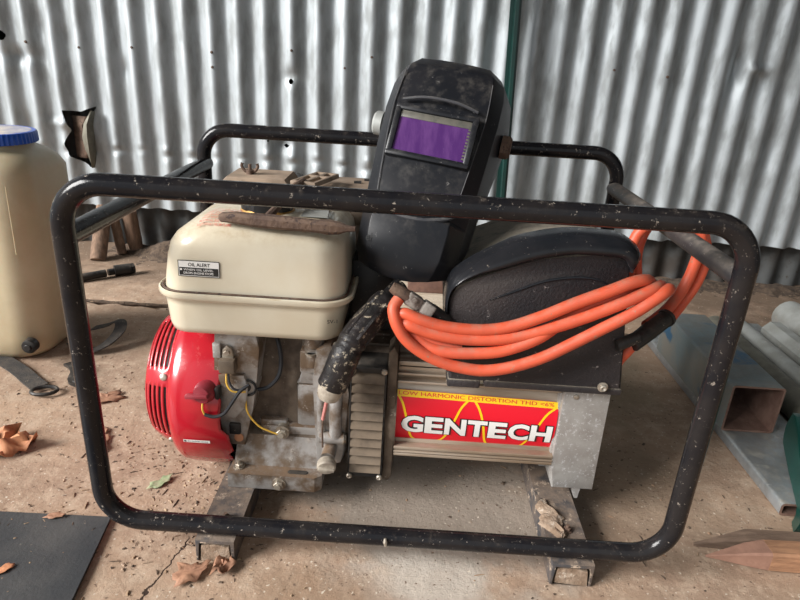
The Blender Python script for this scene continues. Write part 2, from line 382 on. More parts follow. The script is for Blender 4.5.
PITCH, AMP = .0801, .0105
def sheet(name, x0, x1, z0, z1, y, mt, dx, dz, hole=None, dents=(), phase=-1.179, ragged=True):
    b = B(); nx = int((x1-x0)/dx); nz = int((z1-z0)/dz); g = []
    for j in range(nz+1):
        for i in range(nx+1):
            x = x0 + dx*i; z = z0 + dz*j
            if j == 0 and ragged: z += .006*noise.noise(Vector((x*3, 0, 1))) + .004*noise.noise(Vector((x*40, 0, 4)))
            a = 1. ; yy = y - AMP*math.cos(2*PI*(x-phase)/PITCH)
            for (cx, cz, rx, rz, d) in dents:
                q = ((x-cx)/rx)**2 + ((z-cz)/rz)**2
                if q < 9: yy += d*math.exp(-q)
            yy += .0035*noise.noise(Vector((x*4, z*4, 2))) + .0010*noise.noise(Vector((x*25, z*12, 5)))
            g.append(b.bm.verts.new((x, yy, z)))
    W = nx+1
    for j in range(nz):
        for i in range(nx):
            cx, cz = x0 + dx*(i+.5), z0 + dz*(j+.5)
            if hole and hole(cx, cz): continue
            b._f((g[j*W+i], g[j*W+i+1], g[(j+1)*W+i+1], g[(j+1)*W+i]))
    if hole:   # pull the ragged edge onto the outline of the tear
        bmesh.ops.delete(b.bm, geom=[v for v in b.bm.verts if not v.link_faces], context='VERTS')
        for v in [v for v in b.bm.verts if v.is_boundary and z0+.02 < v.co.z < z1-.02 and x0+.02 < v.co.x < x1-.02]:
            best = None
            for i in range(len(HOLE)):
                p, q = Vector(HOLE[i]), Vector(HOLE[(i+1) % len(HOLE)]); c = Vector((v.co.x, v.co.z)); t = max(0, min(1, (c-p).dot(q-p)/(q-p).length_squared))
                n_ = p + (q-p)*t; d = (n_-c).length
                if best is None or d < best[0]: best = (d, n_)
            if best[0] < .012: v.co.x, v.co.z = best[1]
            else:
                for a, c_, rx, rz in SMALL:
                    q = math.hypot((v.co.x-a)/rx, (v.co.z-c_)/rz)
                    if .2 < q < 2.5: v.co.x = a+(v.co.x-a)/q; v.co.z = c_+(v.co.z-c_)/q; break
    return b.build(name, mt, smooth=60)
HOLE = [(-1.1,.447),(-1.047,.444),(-.99,.465),(-1.007,.437),(-1.004,.361),(-1.008,.329),(-1.025,.271),(-1.068,.29),(-1.098,.308),(-1.105,.348),(-1.08,.387),(-1.094,.423)]
def inpoly(x, z, P):
    c = False; n = len(P)
    for i in range(n):
        (x1, z1), (x2, z2) = P[i], P[(i+1) % n]
        if (z1 > z) != (z2 > z) and x < (x2-x1)*(z-z1)/(z2-z1)+x1: c = not c
    return c
SMALL = [(-1.254,.654,.012,.014), (-.382,.572,.008,.008), (-.400,.378,.010,.0055), (-.455,.392,.005,.003)]
def holef(x, z):
    if inpoly(x, z, HOLE): return True
    return any(((x-a)/r)**2 + ((z-c)/s)**2 < 1 for a, c, r, s in SMALL)
D = [(-1.21,.60,.05,.02,.010), (-1.10,.405,.05,.012,-.008), (-.99,.36,.03,.10,-.010), (-.382,.585,.02,.02,.012), (-.41,.385,.035,.02,.012),
     (.955,.69,.016,.06,.022), (1.01,.685,.03,.012,-.014), (1.06,.66,.03,.05,.010), (1.28,.38,.03,.05,.015), (1.12,.45,.02,.06,.008), (.2,.42,.03,.015,.008)]
for k in range(-1, 14):
    cx = -1.179 + PITCH*k
    D.append((cx, .330+random.uniform(-.012, .012)-.0, .018, .010, random.uniform(.004, .010)))
    D.append((cx, .345+random.uniform(-.006, .006), .018, .008, -random.uniform(.002, .005)))
for k in range(30):
    D.append((random.uniform(-1.3, 1.5), random.uniform(.2, .9), random.uniform(.01, .03), random.uniform(.01, .04), random.uniform(-.004, .006)))
wall = sheet('wall_back', -3.1, 2.4, .149, 1.25, 1.31, 'corr', .0055, .0085, holef, D)
struct(wall)
# curled metal flap torn out of the sheet
for k, P in enumerate((((-1.000,1.300,.45), (-1.005,1.288,.41), (-1.002,1.283,.37), (-1.006,1.289,.33), (-1.018,1.298,.275)),)):
    b = B(); secs = []
    for (x, y, z), w in zip(P, (.004, .022, .030, .026, .004)):
        secs.append([(x + .004, y + .004, z), (x - w*.4, y - .012, z), (x - w, y - .002, z + .003), (x - w*1.3, y + .010, z)])
    b.loft(secs, closed=False, cap0=False, cap1=False)
    o = b.build('torn_flap', 'galvd', wall, solid=.001)
b = B()
b.loft([[(-1.085,1.33,z), (-1.04+.01*math.sin(z*60),1.315,z), (-1.01,1.335,z)] for z in (.30,.33,.36,.40,.43)], closed=False, cap0=False, cap1=False)
b.build('rusty_flap', 'rust', wall, solid=.002)
nails = [(-1.214,.640),(-1.02,.633),(-.86,.642),(-.62,.642),(-.62,.60),(-.38,.66),(-.14,.655),(.10,.65),(-.218,.62),(.58,.66),(.74,.65)]
for (x, z) in nails:
    k = round((x+1.179)/PITCH); x = -1.179 + PITCH*k
    B().lathe([(-.0035, .0), (-.0032, .0028), (0., .0042), (.004, .0042)], (x, 1.31-AMP, z), 'Y', 10).build('roofing_nail', 'rust', wall)
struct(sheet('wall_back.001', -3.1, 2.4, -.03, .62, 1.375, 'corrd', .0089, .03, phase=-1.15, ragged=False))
# unseen shed side and roof, added to keep light to the left and front
b = B().box(2.4, 2.44, -4.2, 1.75, -.05, 2.6); struct(b.build('unseen_wall_right', 'corrd'))
b = B().box(-2.6, 2.6, -1.9, 1.80, 2.60, 2.64); struct(b.build('unseen_ceiling', 'corrd'))
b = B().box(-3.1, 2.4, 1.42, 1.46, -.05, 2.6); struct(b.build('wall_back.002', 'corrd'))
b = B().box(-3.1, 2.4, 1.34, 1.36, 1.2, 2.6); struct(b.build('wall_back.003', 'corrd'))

# green post
b = B()
for (x0, x1, y0, y1) in ((-.0045, .0045, 1.240, 1.285), (-.016, .016, 1.278, 1.284)):
    b.prism([(.268+x0+.012*0, -.03), (.268+x1, -.03), (.268+x1, .9), (.268+x0, .9)], 'XZ', y0, y1)
for v in b.bm.verts: v.co.x += .022 * (0.83 - v.co.z) / .55 - .0
tag(b.build('steel_post', 'green'), 'narrow dark green steel post standing against the corrugated sheet', 'post')

# ------------------------------------------------------------------ generator
G = empty('generator', (0, .25, 0), 'portable petrol generator with red fan cowl, cream fuel tank and black tubular roll frame', 'generator')
W2, Z0, Z1, DY, RT = .39, .05, .5207, .511, .0131
def hoop(y, x0, x1, rc, rad=RT):
    P = []
    for (cx, cz, a0) in ((x1-rc, Z1-rc, 0), (x0+rc, Z1-rc, PI/2), (x0+rc, Z0+rc, PI), (x1-rc, Z0+rc, 1.5*PI)):
        for k in range(11):
            a = a0 + PI/2*k/10; P.append((cx + rc*math.cos(a), y, cz + rc*math.sin(a)))
    # subdivide the straights so that the bar can bow very slightly
    Q = []
    for i, p in enumerate(P):
        q = P[(i+1) % len(P)]; Q.append(p)
        d = math.dist(p, q)
        if d > .1:
            for k in range(1, 8): Q.append(tuple(p[j] + (q[j]-p[j])*k/8 for j in range(3)))
    return Q
fr = B(); fr.tube(hoop(0, -W2, W2, .052), RT, 20, closed=True)
frame = fr.build('front_hoop', 'bar', G)
B().tube(hoop(DY, -W2-.004, W2+.003, .050), RT, 20, closed=True).build('rear_hoop', 'bar', G)
for s, nm, mt in ((-1, 'side_bar', 'bar'), (1, 'side_bar', 'bar_dull')):
    b = B(); x = W2*s
    b.tube([(x, 0, .457), (x, DY, .457)], RT*.98, 20); b.build(nm, mt, G)
# mounting channels (inverted U) from the front hoop to the rear hoop
def channel(x0, x1):
    b = B(); z = .037; t = .004; y0, y1 = -.017, .53
    b.prism([(x0, 0), (x0+t, 0), (x0+t, z-t), (x1-t, z-t), (x1-t, 0), (x1, 0), (x1, z), (x0, z)], 'XZ', y0, y1, .0012)
    return b.build('mounting_rail', 'rail', G)
rl = channel(-.262, -.208); rr = channel(.232, .290)
for (x0, x1, rail) in ((-.258, -.212, rl), (.236, .286, rr)):
    b = B(); secs = []
    for k in range(10):
        a = k/9; y = -.0165 - .003*math.sin(a*9) + a*.05
        secs.append([(x, y + .004*noise.noise(Vector((x*90, z*90, k))), z) for x, z in ((x0+.002, .001), (x1-.002, .001), (x1-.004, .025), ((x0+x1)/2, .030), (x0+.004, .027))])
    b.loft(secs); b.build('caked_dirt', 'mud', rail)
b = B(); secs = []
for k in range(14):
    y = .028 + k*.0065; w = .018*math.sin(PI*(k+1)/15)*(1+.5*noise.noise(Vector((k*.9, 2, 2)))); xc = .252 + .004*math.sin(k) - .0009*k
    secs.append([(xc + w*math.cos(PI*i/8), y, .0368 + .007*math.sin(PI*i/8)*(1+.8*noise.noise(Vector((i*.8, k*.8, 5))))) for i in range(9)])
b.loft(secs); b.build('caked_dirt', 'mud', rr)
for (x, y) in ((-.232, .028), (.266, .05), (-.232, .48), (.262, .48)):
    B().hexbolt((x, y, .037), .0055, .006, 'Z', 1, .004).build('mounting_bolt', 'rust', G)
B().tube([(.0, -.0135, .0585), (.0, -.0150, .0530), (.001, -.0145, .046)], [.0016, .003, .0016], 8).build('paint_drip', 'boltm', G)

# --- fuel tank
b = B()
def tsec(x0, x1, y0, y1, r, z): return rrect((x0+x1)/2, (y0+y1)/2, (x1-x0)/2, (y1-y0)/2, r, z, 7)
low = [(-.318,-.090,.112,.288,.026,.2915), (-.325,-.083,.104,.295,.032,.2945), (-.3275,-.0805,.1005,.299,.034,.304), (-.3305,-.0765,.098,.304,.036,.337), (-.3315,-.075,.097,.305,.037,.3445),
       (-.3370,-.0680,.090,.312,.043,.3490), (-.3390,-.0655,.0875,.3145,.045,.3515), (-.3390,-.0655,.0875,.3145,.045,.3575), (-.3370,-.0680,.090,.312,.043,.3590), (-.3325,-.074,.095,.307,.038,.3550),
       (-.3300,-.0765,.0975,.3045,.036,.3550), (-.3290,-.0765,.0975,.3045,.038,.372), (-.3250,-.0775,.0985,.3035,.040,.402), (-.3200,-.0790,.1000,.3020,.040,.420),
       (-.3120,-.0810,.1030,.2990,.040,.4315), (-.3000,-.0860,.1100,.2930,.042,.4405), (-.2820,-.0960,.1240,.2830,.045,.4500), (-.2620,-.1120,.1400,.2700,.042,.4550), (-.2350,-.1400,.1600,.2500,.035,.4575)]
b.loft([tsec(*q) for q in low])
for f in b.bm.faces:
    c = f.calc_center_median()
    if .3545 < c.z < .3578 and all(abs(v.co.z - .3550) < .0022 for v in f.verts) and f.normal.z != 2 and abs(f.calc_area()) < .01 and max(v.co.z for v in f.verts) - min(v.co.z for v in f.verts) < .0005: f.material_index = 1
tank = b.build('fuel_tank', ['cream', 'rust'], G, smooth=50)
b = B(); b.tube([(x, y, .3588) for x, y, z in tsec(-.3330,-.0735,.0945,.3075,.038,0)],.0016,6,closed=True); b.build('grime_line','rust',tank)
b = B()   # cap with scalloped grip
prof = []
for (z, r) in ((.459, .028), (.4600, .0375), (.472, .0375), (.4765, .034), (.477, .0)):
    ring = []
    for k in range(60):
        a = 2*PI*k/60; s_ = 1 - (.06 if (k % 10) in (0, 1, 9) and .4595 < z < .4767 else 0)
        ring.append((-.197 + max(r, .0005)*s_*math.cos(a), .186 + max(r, .0005)*s_*math.sin(a), z))
    prof.append(ring)
b.loft(prof); b.build('fuel_cap', 'blackplastic', tank)
B().lathe([(.450, .040), (.458, .038), (.4615, .034)], (-.197, .186, 0), 'Z', 40).build('filler_neck', 'ochre', tank)
# oil alert label, on the front face
fy = lambda z: .0975 + max(0, (z-.375))*.034 - .0012
b = B()
def quad(b, x0, x1, z0, z1, dy, f=fy):
    v = [b.bm.verts.new(p) for p in ((x0, f(z0)-dy, z0), (x1, f(z0)-dy, z0), (x1, f(z1)-dy, z1), (x0, f(z1)-dy, z1))]; b._f(v)
lx0, lx1, lz0, lz1 = -.299, -.243, .381, .4035
b.m(1); quad(b, lx0, lx1, lz0, lz1, 0); b.m(0); quad(b, lx0+.001, lx1-.001, lz0+.001, lz1-.001, .0002)
b.m(1); quad(b, lx0+.0018, lx1-.0018, lz0+.0018, lz0+.0128, .0004)
put_text(b, 'OIL ALERT', lambda u, v: (lx0+.014+u, fy(lz0+.0145+v)-.0005, lz0+.0145+v), .029, .0048, .01)
b.m(0)
for i, t in enumerate(('WHEN OIL LEVEL', 'DROPS ENGINE STOPS')):
    z_ = lz0+.0083-i*.0046
    put_text(b, t, lambda u, v: (lx0+.0075+u, fy(z_+v)-.0006, z_+v), .040, .0030, .01)
quad(b, lx0+.0028, lx0+.0055, lz0+.0085, lz0+.0112, .0006)
b.build('warning_label', ['white', 'blackp'], tank, smooth=0)
b = B()
def ttop(x, y):   # tank top surface height near the front left shoulder
    t = min(1, max(0, (y-.110)/.05)); return .4418 + .0155*(1-(1-t)**2) - max(0, (-.27-x))*.30
for i in range(7):
    yy = .163 - i*.0075
    put_text(b, ['CAUTION FUEL MAY SPILL', 'DO NOT FILL WHILE HOT', 'STOP ENGINE BEFORE', 'REFUELING CLOSE FUEL', 'VALVE READ THE OWNERS', 'MANUAL BEFORE USE', 'KEEP AWAY FROM FLAME'][i],
             lambda u, v: (-.279 + u + (yy-.11)*.15, yy+v, ttop(-.279+u, yy+v)+.0009), .046, .0050, .01)
b.build('caution_print', 'redp', tank, smooth=0)
b = B(); b.mi = 0
v = [b.bm.verts.new(p) for p in ((-.145,.155,.4575), (-.108,.155,.4575), (-.112,.205,.4583), (-.145,.205,.4585))]; b._f(v)
b.build('faded_label', 'galvp', tank, smooth=0)
b = B(); put_text(b, 'SV-1', lambda u, v: (-.0985+u, .0985-.0012-(0) , .324+v+u*.12), .014, .0055, .01)
b.build('stamped_mark', 'blackp', tank, smooth=0)

# --- red fan cowl and recoil starter
AX, AZ = .235, .150
b = B()
hp = [(-.334, .100), (-.3375, .118), (-.335, .1285), (-.328, .1335), (-.318, .1355), (-.30, .1365), (-.262, .1365), (-.2585, .134)]
b.lathe(hp, (0, AX, AZ), 'X', 72, keep=lambda i, k: True)
# trim the engine side of the cowl to its curved edge
for v in b.bm.verts:
    if v.co.x > -.27:
        a = math.atan2(v.co.z - AZ, AX - v.co.y)
        v.co.x += .008 - .006*math.cos(3*a) - (.006 if a > .3 else 0) + (.010 if -.5 < a < -.15 else 0) - (.018 if a < -.75 and a > -1.6 else 0)
cowl = b.build('fan_cowl', 'red', G, smooth=50, solid=.0025)
b = B().lathe([(-.333, .02), (-.333, .122), (-.268, .128), (-.268, .02)], (0, AX, AZ), 'X', 48)
b.build('flywheel_housing', 'alu_dirt', G)
b = B()   # starter cover with the circumferential slots
pr = [(-.354, .112), (-.358, .1155)]
for k in range(0, 19): pr.append((-.3585 - .0027*k, .1165 - .0165*(k/18)**1.6))
pr += [(-.4115, .094), (-.4145, .088), (-.416, .078), (-.416, .030), (-.4135, .022), (-.4135, .0)]
pr = [(-.3365 + (x+.354)*.80, q) for x, q in pr]
slot_rows = {i for i in range(2, 20) if (i-2) % 4 in (1, 2)}
N = 96
def keep(i, k):
    a = (k + .5)/N*360   # measured from +y towards +z ; the viewer's side is 180
    s = (a - 153.5) % 60
    return not (i in slot_rows and 9 <= s <= 51)
b.lathe(pr, (0, AX, AZ+.003), 'X', N, keep=keep)
starter = b.build('recoil_starter', 'red', G, smooth=50, solid=.0022)
B().lathe([(-.338, .0), (-.338, .104), (-.372, .092), (-.376, .0)], (0, AX, AZ), 'X', 40).build('fan_screen', 'blackplastic', starter)
for sa in (-26, 34, -86):
    a = math.radians(180 + sa); r0 = .1125
    p = Vector((-.3475, AX + r0*math.cos(a), AZ + .003 + r0*math.sin(a)))
    d = Vector((0, math.cos(a), math.sin(a)))
    B().tube([p - d*.002, p + d*.006, p+d*.007], [.0055, .0052, .003], 12).build('starter_bolt', 'boltm', starter)
b = B()   # shut-off knob
kc = Vector((-.279, .101, .198)); tilt = Matrix.Translation(kc) @ Euler((math.radians(0), 0, math.radians(-14))).to_matrix().to_4x4()
b.lathe([(.016, .0165), (.004, .0165), (.0, .0155), (-.006, .013), (-.0075, .0)], (0, 0, 0), 'Y', 32)
b.box(-.024, .014, -.0125, -.004, -.0032, .0032, .0015, rot=Euler((0, math.radians(-12), 0)), piv=(0, 0, 0))
b.xf(tilt); b.build('engine_switch', 'darkred', G)
b = B(); b.box(-.263, -.2555, .1005, .125, .188, .208, .003); b.build('switch_plate', 'blackplastic', G)
b = B(); v0 = (-.3125, .0995, .1155)
ca = math.asin((AZ-.1155)/.1365); 
def cyl(u, v, r=.1395): a = ca + (0 - v)/r; return (-.3135+u, AX - r*math.cos(a), AZ - r*math.sin(a) )
for (u0, u1, w0, w1, mi, r) in ((0, .040, -.0028, .0028, 0, .1395), (.0012, .0045, -.0018, .0018, 1, .1398)):
    b.m(mi); vv = [b.bm.verts.new(cyl(u, w, r)) for u, w in ((u0, w0), (u1, w0), (u1, w1), (u0, w1))]; b._f(vv)
b.m(1); put_text(b, 'EPA CERTIFIED ENGINE', lambda u, v: cyl(.0065+u, -.0012+v, .1398), .031, .0024, .01)
b.build('cowl_label', ['white', 'blackp'], cowl, smooth=0)

# --- crankcase, base and cylinder
b = B()
b.prism([(-.248,.095), (-.1145,.095), (-.1045,.103), (-.1045,.395), (-.248,.395)], 'XY', .0375, .0645, .0025)
eb = b.build('engine_base', 'alu', G)
b = B(); b.prism([(-.152+.006*math.cos(a)*(-1), .107+.0045*math.sin(a)) for a in [PI/2-PI*k/8 for k in range(9)]][::-1] + [(-.132+.006*math.cos(a), .107+.0045*math.sin(a)) for a in [PI/2-PI*k/8 for k in range(9)]],'XY',.0640,.0650)
b.build('base_slot', 'blackplastic', eb)
for (x, y, z, ax, sg, r, st) in ((-.2345,.112,.0645,'Z',1,.0065,.006), (-.169,.095,.050,'Y',-1,.0082,.002)):
    B().hexbolt((x, y, z), r, .007, ax, sg, st).build('base_bolt', 'boltm', eb)
b = B()
# sloping lower apron and main case
b.loft([[(-.244, .118, .062), (-.108, .118, .062), (-.108, .38, .062), (-.244, .38, .062)],
        [(-.241, .130, .098), (-.106, .128, .098), (-.106, .38, .098), (-.241, .38, .098)],
        [(-.240, .134, .112), (-.104, .131, .112), (-.104, .38, .112), (-.240, .38, .112)],
        [(-.238, .150, .122), (-.104, .146, .122), (-.104, .38, .122), (-.238, .38, .122)],
        [(-.236, .158, .24), (-.100, .156, .24), (-.100, .38, .24), (-.236, .38, .24)],
        [(-.232, .175, .292), (-.104, .172, .292), (-.104, .36, .292), (-.232, .36, .292)]])
for f in b.bm.faces:
    if f.calc_center_median().z < .115: f.material_index = 1
case = b.build('crankcase', ['alu_dirt', 'alu'], G)
b = B()   # left rib flange carrying the cowl
b.prism([(-.255,.098), (-.226,.098), (-.219,.135), (-.212,.165), (-.205,.215), (-.199,.265), (-.205,.292), (-.264,.292), (-.266,.250), (-.268,.205), (-.268,.17), (-.262,.14), (-.256,.115)], 'XZ', .121, .20, .003)
b.prism([(-.260,.150), (-.238,.150), (-.222,.168), (-.216,.205), (-.222,.225), (-.260,.222)], 'XZ', .114, .14, .003)
b.build('cowl_flange', 'alu', case)
b = B()   # upper part of the front face: raised casting lip around the pocket
b.box(-.205, -.104, .136, .17, .104, .128, .005)
b.box(-.150, -.112, .143, .17, .12, .20, .007)
b.prism([(-.150,.20), (-.112,.20), (-.112,.255), (-.128,.255), (-.137,.225)], 'XZ', .143, .17, .004)
b.box(-.206, -.165, .139, .16, .122, .136, .003)
b.build('case_ribs', 'alu', case)
b = B()   # side cover casting with its bolt flange on the drive side
b.prism([(-.116,.075), (-.100,.068), (-.078,.075), (-.070,.10), (-.068,.20), (-.074,.255), (-.096,.280), (-.118,.27), (-.122,.22), (-.118,.14)], 'XZ', .122, .38, .005)
b.tube([(-.090,.126,.215), (-.087,.119,.200), (-.086,.118,.128)], [.008,.010,.010], 14)
b.tube([(-.110,.118,.125), (-.074,.118,.125)], .0095, 16)
b.tube([(-.110,.122,.20), (-.108,.120,.125)], .006, 12)
sc_ = b.build('side_cover', 'alu', G)
B().hexbolt((-.074,.118,.125), .0075, .005, 'X', 1).build('cover_bolt', 'boltm', sc_)
b = B()   # oil filler neck and cap
b.tube([(-.094,.125,.105), (-.096,.104,.098)], [.011,.011], 18)
b.build('oil_filler_neck', 'alu', sc_)
b = B(); b.lathe([(0,.0), (0, .0125), (-.004,.0145), (-.012,.0145), (-.014,.0125), (-.014,.0)], (0,0,0), 'Y', 28)
b.box(-.012,.012,-.0185,-.013,-.0028,.0028,.001, rot=Euler((0,math.radians(8),0)), piv=(0,0,0))
b.xf(Matrix.Translation((-.0965,.100,.094)) @ Euler((math.radians(14),0,math.radians(4))).to_matrix().to_4x4())
b.build('oil_cap', 'beige', sc_)
b = B()   # pillar under the tank on the right
b.lathe([(.236,.012), (.268,.0135), (.270,.016), (.300,.016)], (-.124,.140,0), 'Z', 20)
b.box(-.143,-.108,.132,.162,.225,.262,.003)
b.build('tank_pillar', 'alu', case)
B().hexbolt((-.1255,.128,.262), .0065,.006,'Z',-1).hexbolt((-.1255,.132,.243), .003,.003,'Y',-1).build('pillar_bolt','boltm',case)
# sensors and plugs
b = B(); b.box(-.2555,-.2325,.104,.124,.231,.2525,.002); b.build('ignition_sensor','louvre',G)
b = B(); b.prism([(-.2525,.252),(-.2355,.252),(-.2375,.266),(-.244,.272),(-.2505,.266)],'XZ',.113,.118,.001)
b.hexbolt((-.244,.113,.262),.0045,.004,'Y',-1); b.build('sensor_bracket','boltm',G)
b = B(); b.box(-.265,-.254,.112,.118,.252,.275,.001); b.build('cowl_tab','galv_box',G)
b = B(); b.tube([(-.218,.150,.203),(-.2185,.122,.2015)],.0135,20)
b.build('oil_sensor_plug','alu',G)
b = B(); P = [(-.2185+.0125*math.cos(a*PI/9),.119,.2015+.0125*math.sin(a*PI/9)) for a in range(18)]; b.tube(P,.0018,8,closed=True)
b.tube([(-.2185,.122,.2015),(-.2185,.116,.2015)],.005,12)
b.build('spring_clip','blackplastic',G)
b = B(); b.tube([(-.170,.146,.122),(-.170,.128,.122)],.010,18); b.hexbolt((-.170,.128,.122),.0085,.007,'Y',-1,.004,); b.build('drain_sensor','boltm',case)
b = B(); b.tube([(-.235,.134,.113),(-.235,.119,.113)],.0072,16); b.build('side_plug','copper',case)
b = B(); b.box(-.2485,-.2315,.116,.13,.120,.139,.002); b.build('plug_socket','blackplastic',case)
for nm, pts, r, mt in (
    ('yellow_lead', [(-.246,.112,.232),(-.245,.106,.214),(-.236,.104,.203),(-.219,.110,.200)], .0014, 'wy'),
    ('black_lead', [(-.2435,.112,.232),(-.241,.106,.217),(-.232,.103,.207),(-.218,.108,.206)], .0016, 'wg'),
    ('yellow_lead', [(-.2205,.119,.195),(-.221,.117,.172),(-.217,.117,.156),(-.203,.118,.137),(-.186,.120,.127),(-.176,.122,.122)], .0014, 'wy'),
    ('grey_lead', [(-.276,.094,.167),(-.262,.092,.1655),(-.247,.092,.172),(-.236,.096,.188),(-.225,.102,.205),(-.213,.108,.213)], .0026, 'wg'),
    ('yellow_lead', [(-.279,.097,.186),(-.279,.094,.175),(-.276,.094,.167)], .0014, 'wy'),
    ('black_lead', [(-.205,.124,.197),(-.190,.128,.200),(-.176,.132,.215),(-.172,.138,.235),(-.175,.142,.262),(-.186,.15,.29)], .0032, 'wg')):
    B().tube(catmull(pts, 8), r, 8).build(nm, mt, G)
# cylinder, muffler, air cleaner behind the tank
b = B(); b.box(-.225,-.115,.33,.47,.13,.40,.01)
for k in range(9): b.box(-.235,-.105,.325,.485,.15+.027*k,.155+.027*k,.001)
b.build('cylinder','alu_dirt',G)
b = B(); b.box(-.294,-.186,.318,.44,.36,.466,.012); ac = b.build('air_cleaner','blackplastic',G)
b = B(); b.prism([(-.296,.466),(-.296,.470),(-.288,.478),(-.196,.478),(-.183,.462),(-.183,.455),(-.19,.455)],'XZ',.295,.372,.002)
b.build('air_cleaner_lid','dustysteel',ac)
b = B(); b.tube([(-.258,.325,.476),(-.258,.325,.494)],.0028,10); b.tube([(-.258,.325,.478),(-.258,.325,.485)],.006,12)
for s in (-1,1):
    b.tube(catmull([(-.258,.325,.481),(-.258+s*.008,.325,.483),(-.258+s*.013,.325,.490),(-.258+s*.012,.325,.495)],5),[.0025]*15+[.0035],8)
b.build('wing_nut','rust',ac)
b = B(); b.box(-.078,-.012,.20,.34,.16,.385,.008); b.build('carburettor_shroud','blackplastic',G)
b = B(); b.tube([(-.11,.385,.44),(-.075,.385,.44)],.001,4); b.box(-.170,-.045,.305,.44,.405,.462,.015); mf = b.build('muffler','dustysteel',G)
b = B(); b.box(-.172,-.046,.300,.392,.464,.470,.002)
b.build('heat_shield','dustysteel',mf)
for x, y in ((-.075,.37),(-.15,.38),(-.09,.345)):
    B().tube([(x,y,.4695),(x+.012,y,.4705)],.004,10).build('shield_slot','blackplastic',mf)

# --- drive end adapter with louvred panel
b = B(); b.lathe([(-.072,.05),(-.072,.118),(-.066,.125),(-.012,.125),(-.004,.128),(.004,.128),(.004,.06)],(0,.243,.155),'X',64)
for k in range(0, 9):
    a = math.radians(118+k*9)
    c = Vector((-.04,.243-.0*k,.155)); d = Vector((0,-math.sin(a-PI/2+PI/2),-math.cos(a))) 
    d = Vector((0,-math.cos(math.radians(30+k*9)),math.sin(math.radians(30+k*9))))
    p = c + d*.125
    b.tube([p+Vector((-.026,0,0)),p+Vector((.026,0,0))],.0035,8)
ad = b.build('adapter_housing','alu_dirt',G)
b = B()
ly = lambda z: .1145
x0_, x1_, z0_, z1_ = -.0660, -.0125, .060, .252
b.box(x0_, x1_, .120, .165, z0_, z1_, .002)
for x in (x0_, x1_-.003): b.box(x, x+.003, .1125, .12, z0_, z1_, .0008)
b.box(x0_, x1_, .1135, .12, z1_-.010, z1_, .001); b.box(x0_, x1_, .1135, .12, z0_, z0_+.008, .001)
lp = b.build('louvre_panel','blackplastic',ad)
b = B()
n = 11; h = (z1_-z0_-.02)/n
for k in range(n):
    z = z0_+.009+h*k
    b.prism([(.1195,z+h*1.05),(.1205,z+h*1.05),(.1085,z+.0015),(.1070,z+.0028)],'YZ',x0_+.003,x1_-.003)
b.build('louvre','louvre',ad)
for x,z in ((x0_+.004,z1_-.005),(x1_-.004,z1_-.005),(x0_+.003,z0_+.002),(x1_-.004,z0_+.002)):
    b = B(); b.lathe([(0,.0046),(-.003,.0046),(-.0045,.003),(-.0045,.0018),(-.003,.0)],(x,.1125,z),'Y',14); b.build('panel_screw','boltm',ad)
b = B(); b.prism([(-.012,.055),(-.003,.052),(.002,.06),(.002,.272),(-.004,.285),(-.012,.275)],'XZ',.118,.16,.002); b.build('adapter_flange','alu_dirt',ad)

# --- stator
SY, SZ, SR = .238, .168, .112
b = B(); b.lathe([(.0,.05),(.0,SR-.004),(.25,SR-.004),(.25,.05)],(0,SY,SZ),'X',72)
st = b.build('stator_housing','stator',G)
b = B()
for (z, t, yy) in ((.1135,.005,.1190),(.1070,.0030,.1185),(.1010,.005,.1200),(.2235,.004,.1280),(.2340,.004,.1330),(.2440,.004,.1400)):
    b.box(.003,.2475,yy,yy+.04,z-t/2,z+t/2,.001)
b.box(.003,.2475,.1335,.16,.098,.122,.002); b.box(.003,.2475,.140,.18,.218,.252,.002)
b.build('housing_ribs','stator',st)
b = B(); b.box(.075,.2475,.134,.150,.2190,.2315,.001)
b.build('terminal_strip','cream',st)
for x in (.088,.150,.210):
    B().lathe([(0,.0055),(-.003,.0055),(-.005,.003),(-.0035,.0)],(x,.134,.2255),'Y',14).build('panel_screw','boltm',st)
SR2 = SR + .0006
def cy(x, v, e=0.):
    """v = arc length above the middle line of the sticker"""
    v -= .0045*x/.25; a = v/SR2; return (x, SY-(SR2+e)*math.cos(a), SZ+(SR2+e)*math.sin(a))
def z2v(z): return math.asin(max(-1,min(1,(z-SZ)/SR2)))*SR2
zb, zt = .1185, .2085
b = B(); vb, vt = z2v(zb), z2v(zt); NX, NV = 40, 14
def patch(b, xa, xb, va, vb_, e, nx=2, nv=6, rad=0.):
    rows = []
    for j in range(nv+1):
        v = va + (vb_-va)*j/nv; row = []
        ins = 0.
        if rad:
            d = min(v-va, vb_-v)
            if d < rad: ins = rad - math.sqrt(max(0, rad**2-(rad-d)**2))
        for i in range(nx+1): row.append(b.bm.verts.new(cy(xa+ins+(xb-xa-2*ins)*i/nx, v, e)))
        rows.append(row)
    for j in range(nv):
        for i in range(nx): b._f((rows[j][i],rows[j][i+1],rows[j+1][i+1],rows[j+1][i]))
patch(b, .0015, .246, vb, vt, 0, 4, 40, .006)
b.m(1); vy = vt - .0105; patch(b, .0035, .246, vy, vt-.0004, .0003, 2, 4)
def wave(pts):
    P = catmull([(x, 0, z) for x, z in pts], 8); L_, R_ = [], []
    for i, p in enumerate(P):
        d = (P[min(i+1,len(P)-1)]-P[max(i-1,0)]).normalized(); n_ = Vector((-d.z,0,d.x))*.0017
        a, c = p+n_, p-n_
        L_.append(b.bm.verts.new(cy(a.x, a.z, .0004))); R_.append(b.bm.verts.new(cy(c.x, c.z, .0004)))
    for i in range(len(P)-1): b._f((L_[i],L_[i+1],R_[i+1],R_[i]))
t_, m_, o_ = vy+.001, (vb+vt)/2, vb+.001
wave([(.006,t_),(.013,t_-.012),(.020,m_),(.028,o_+.010),(.038,o_)])
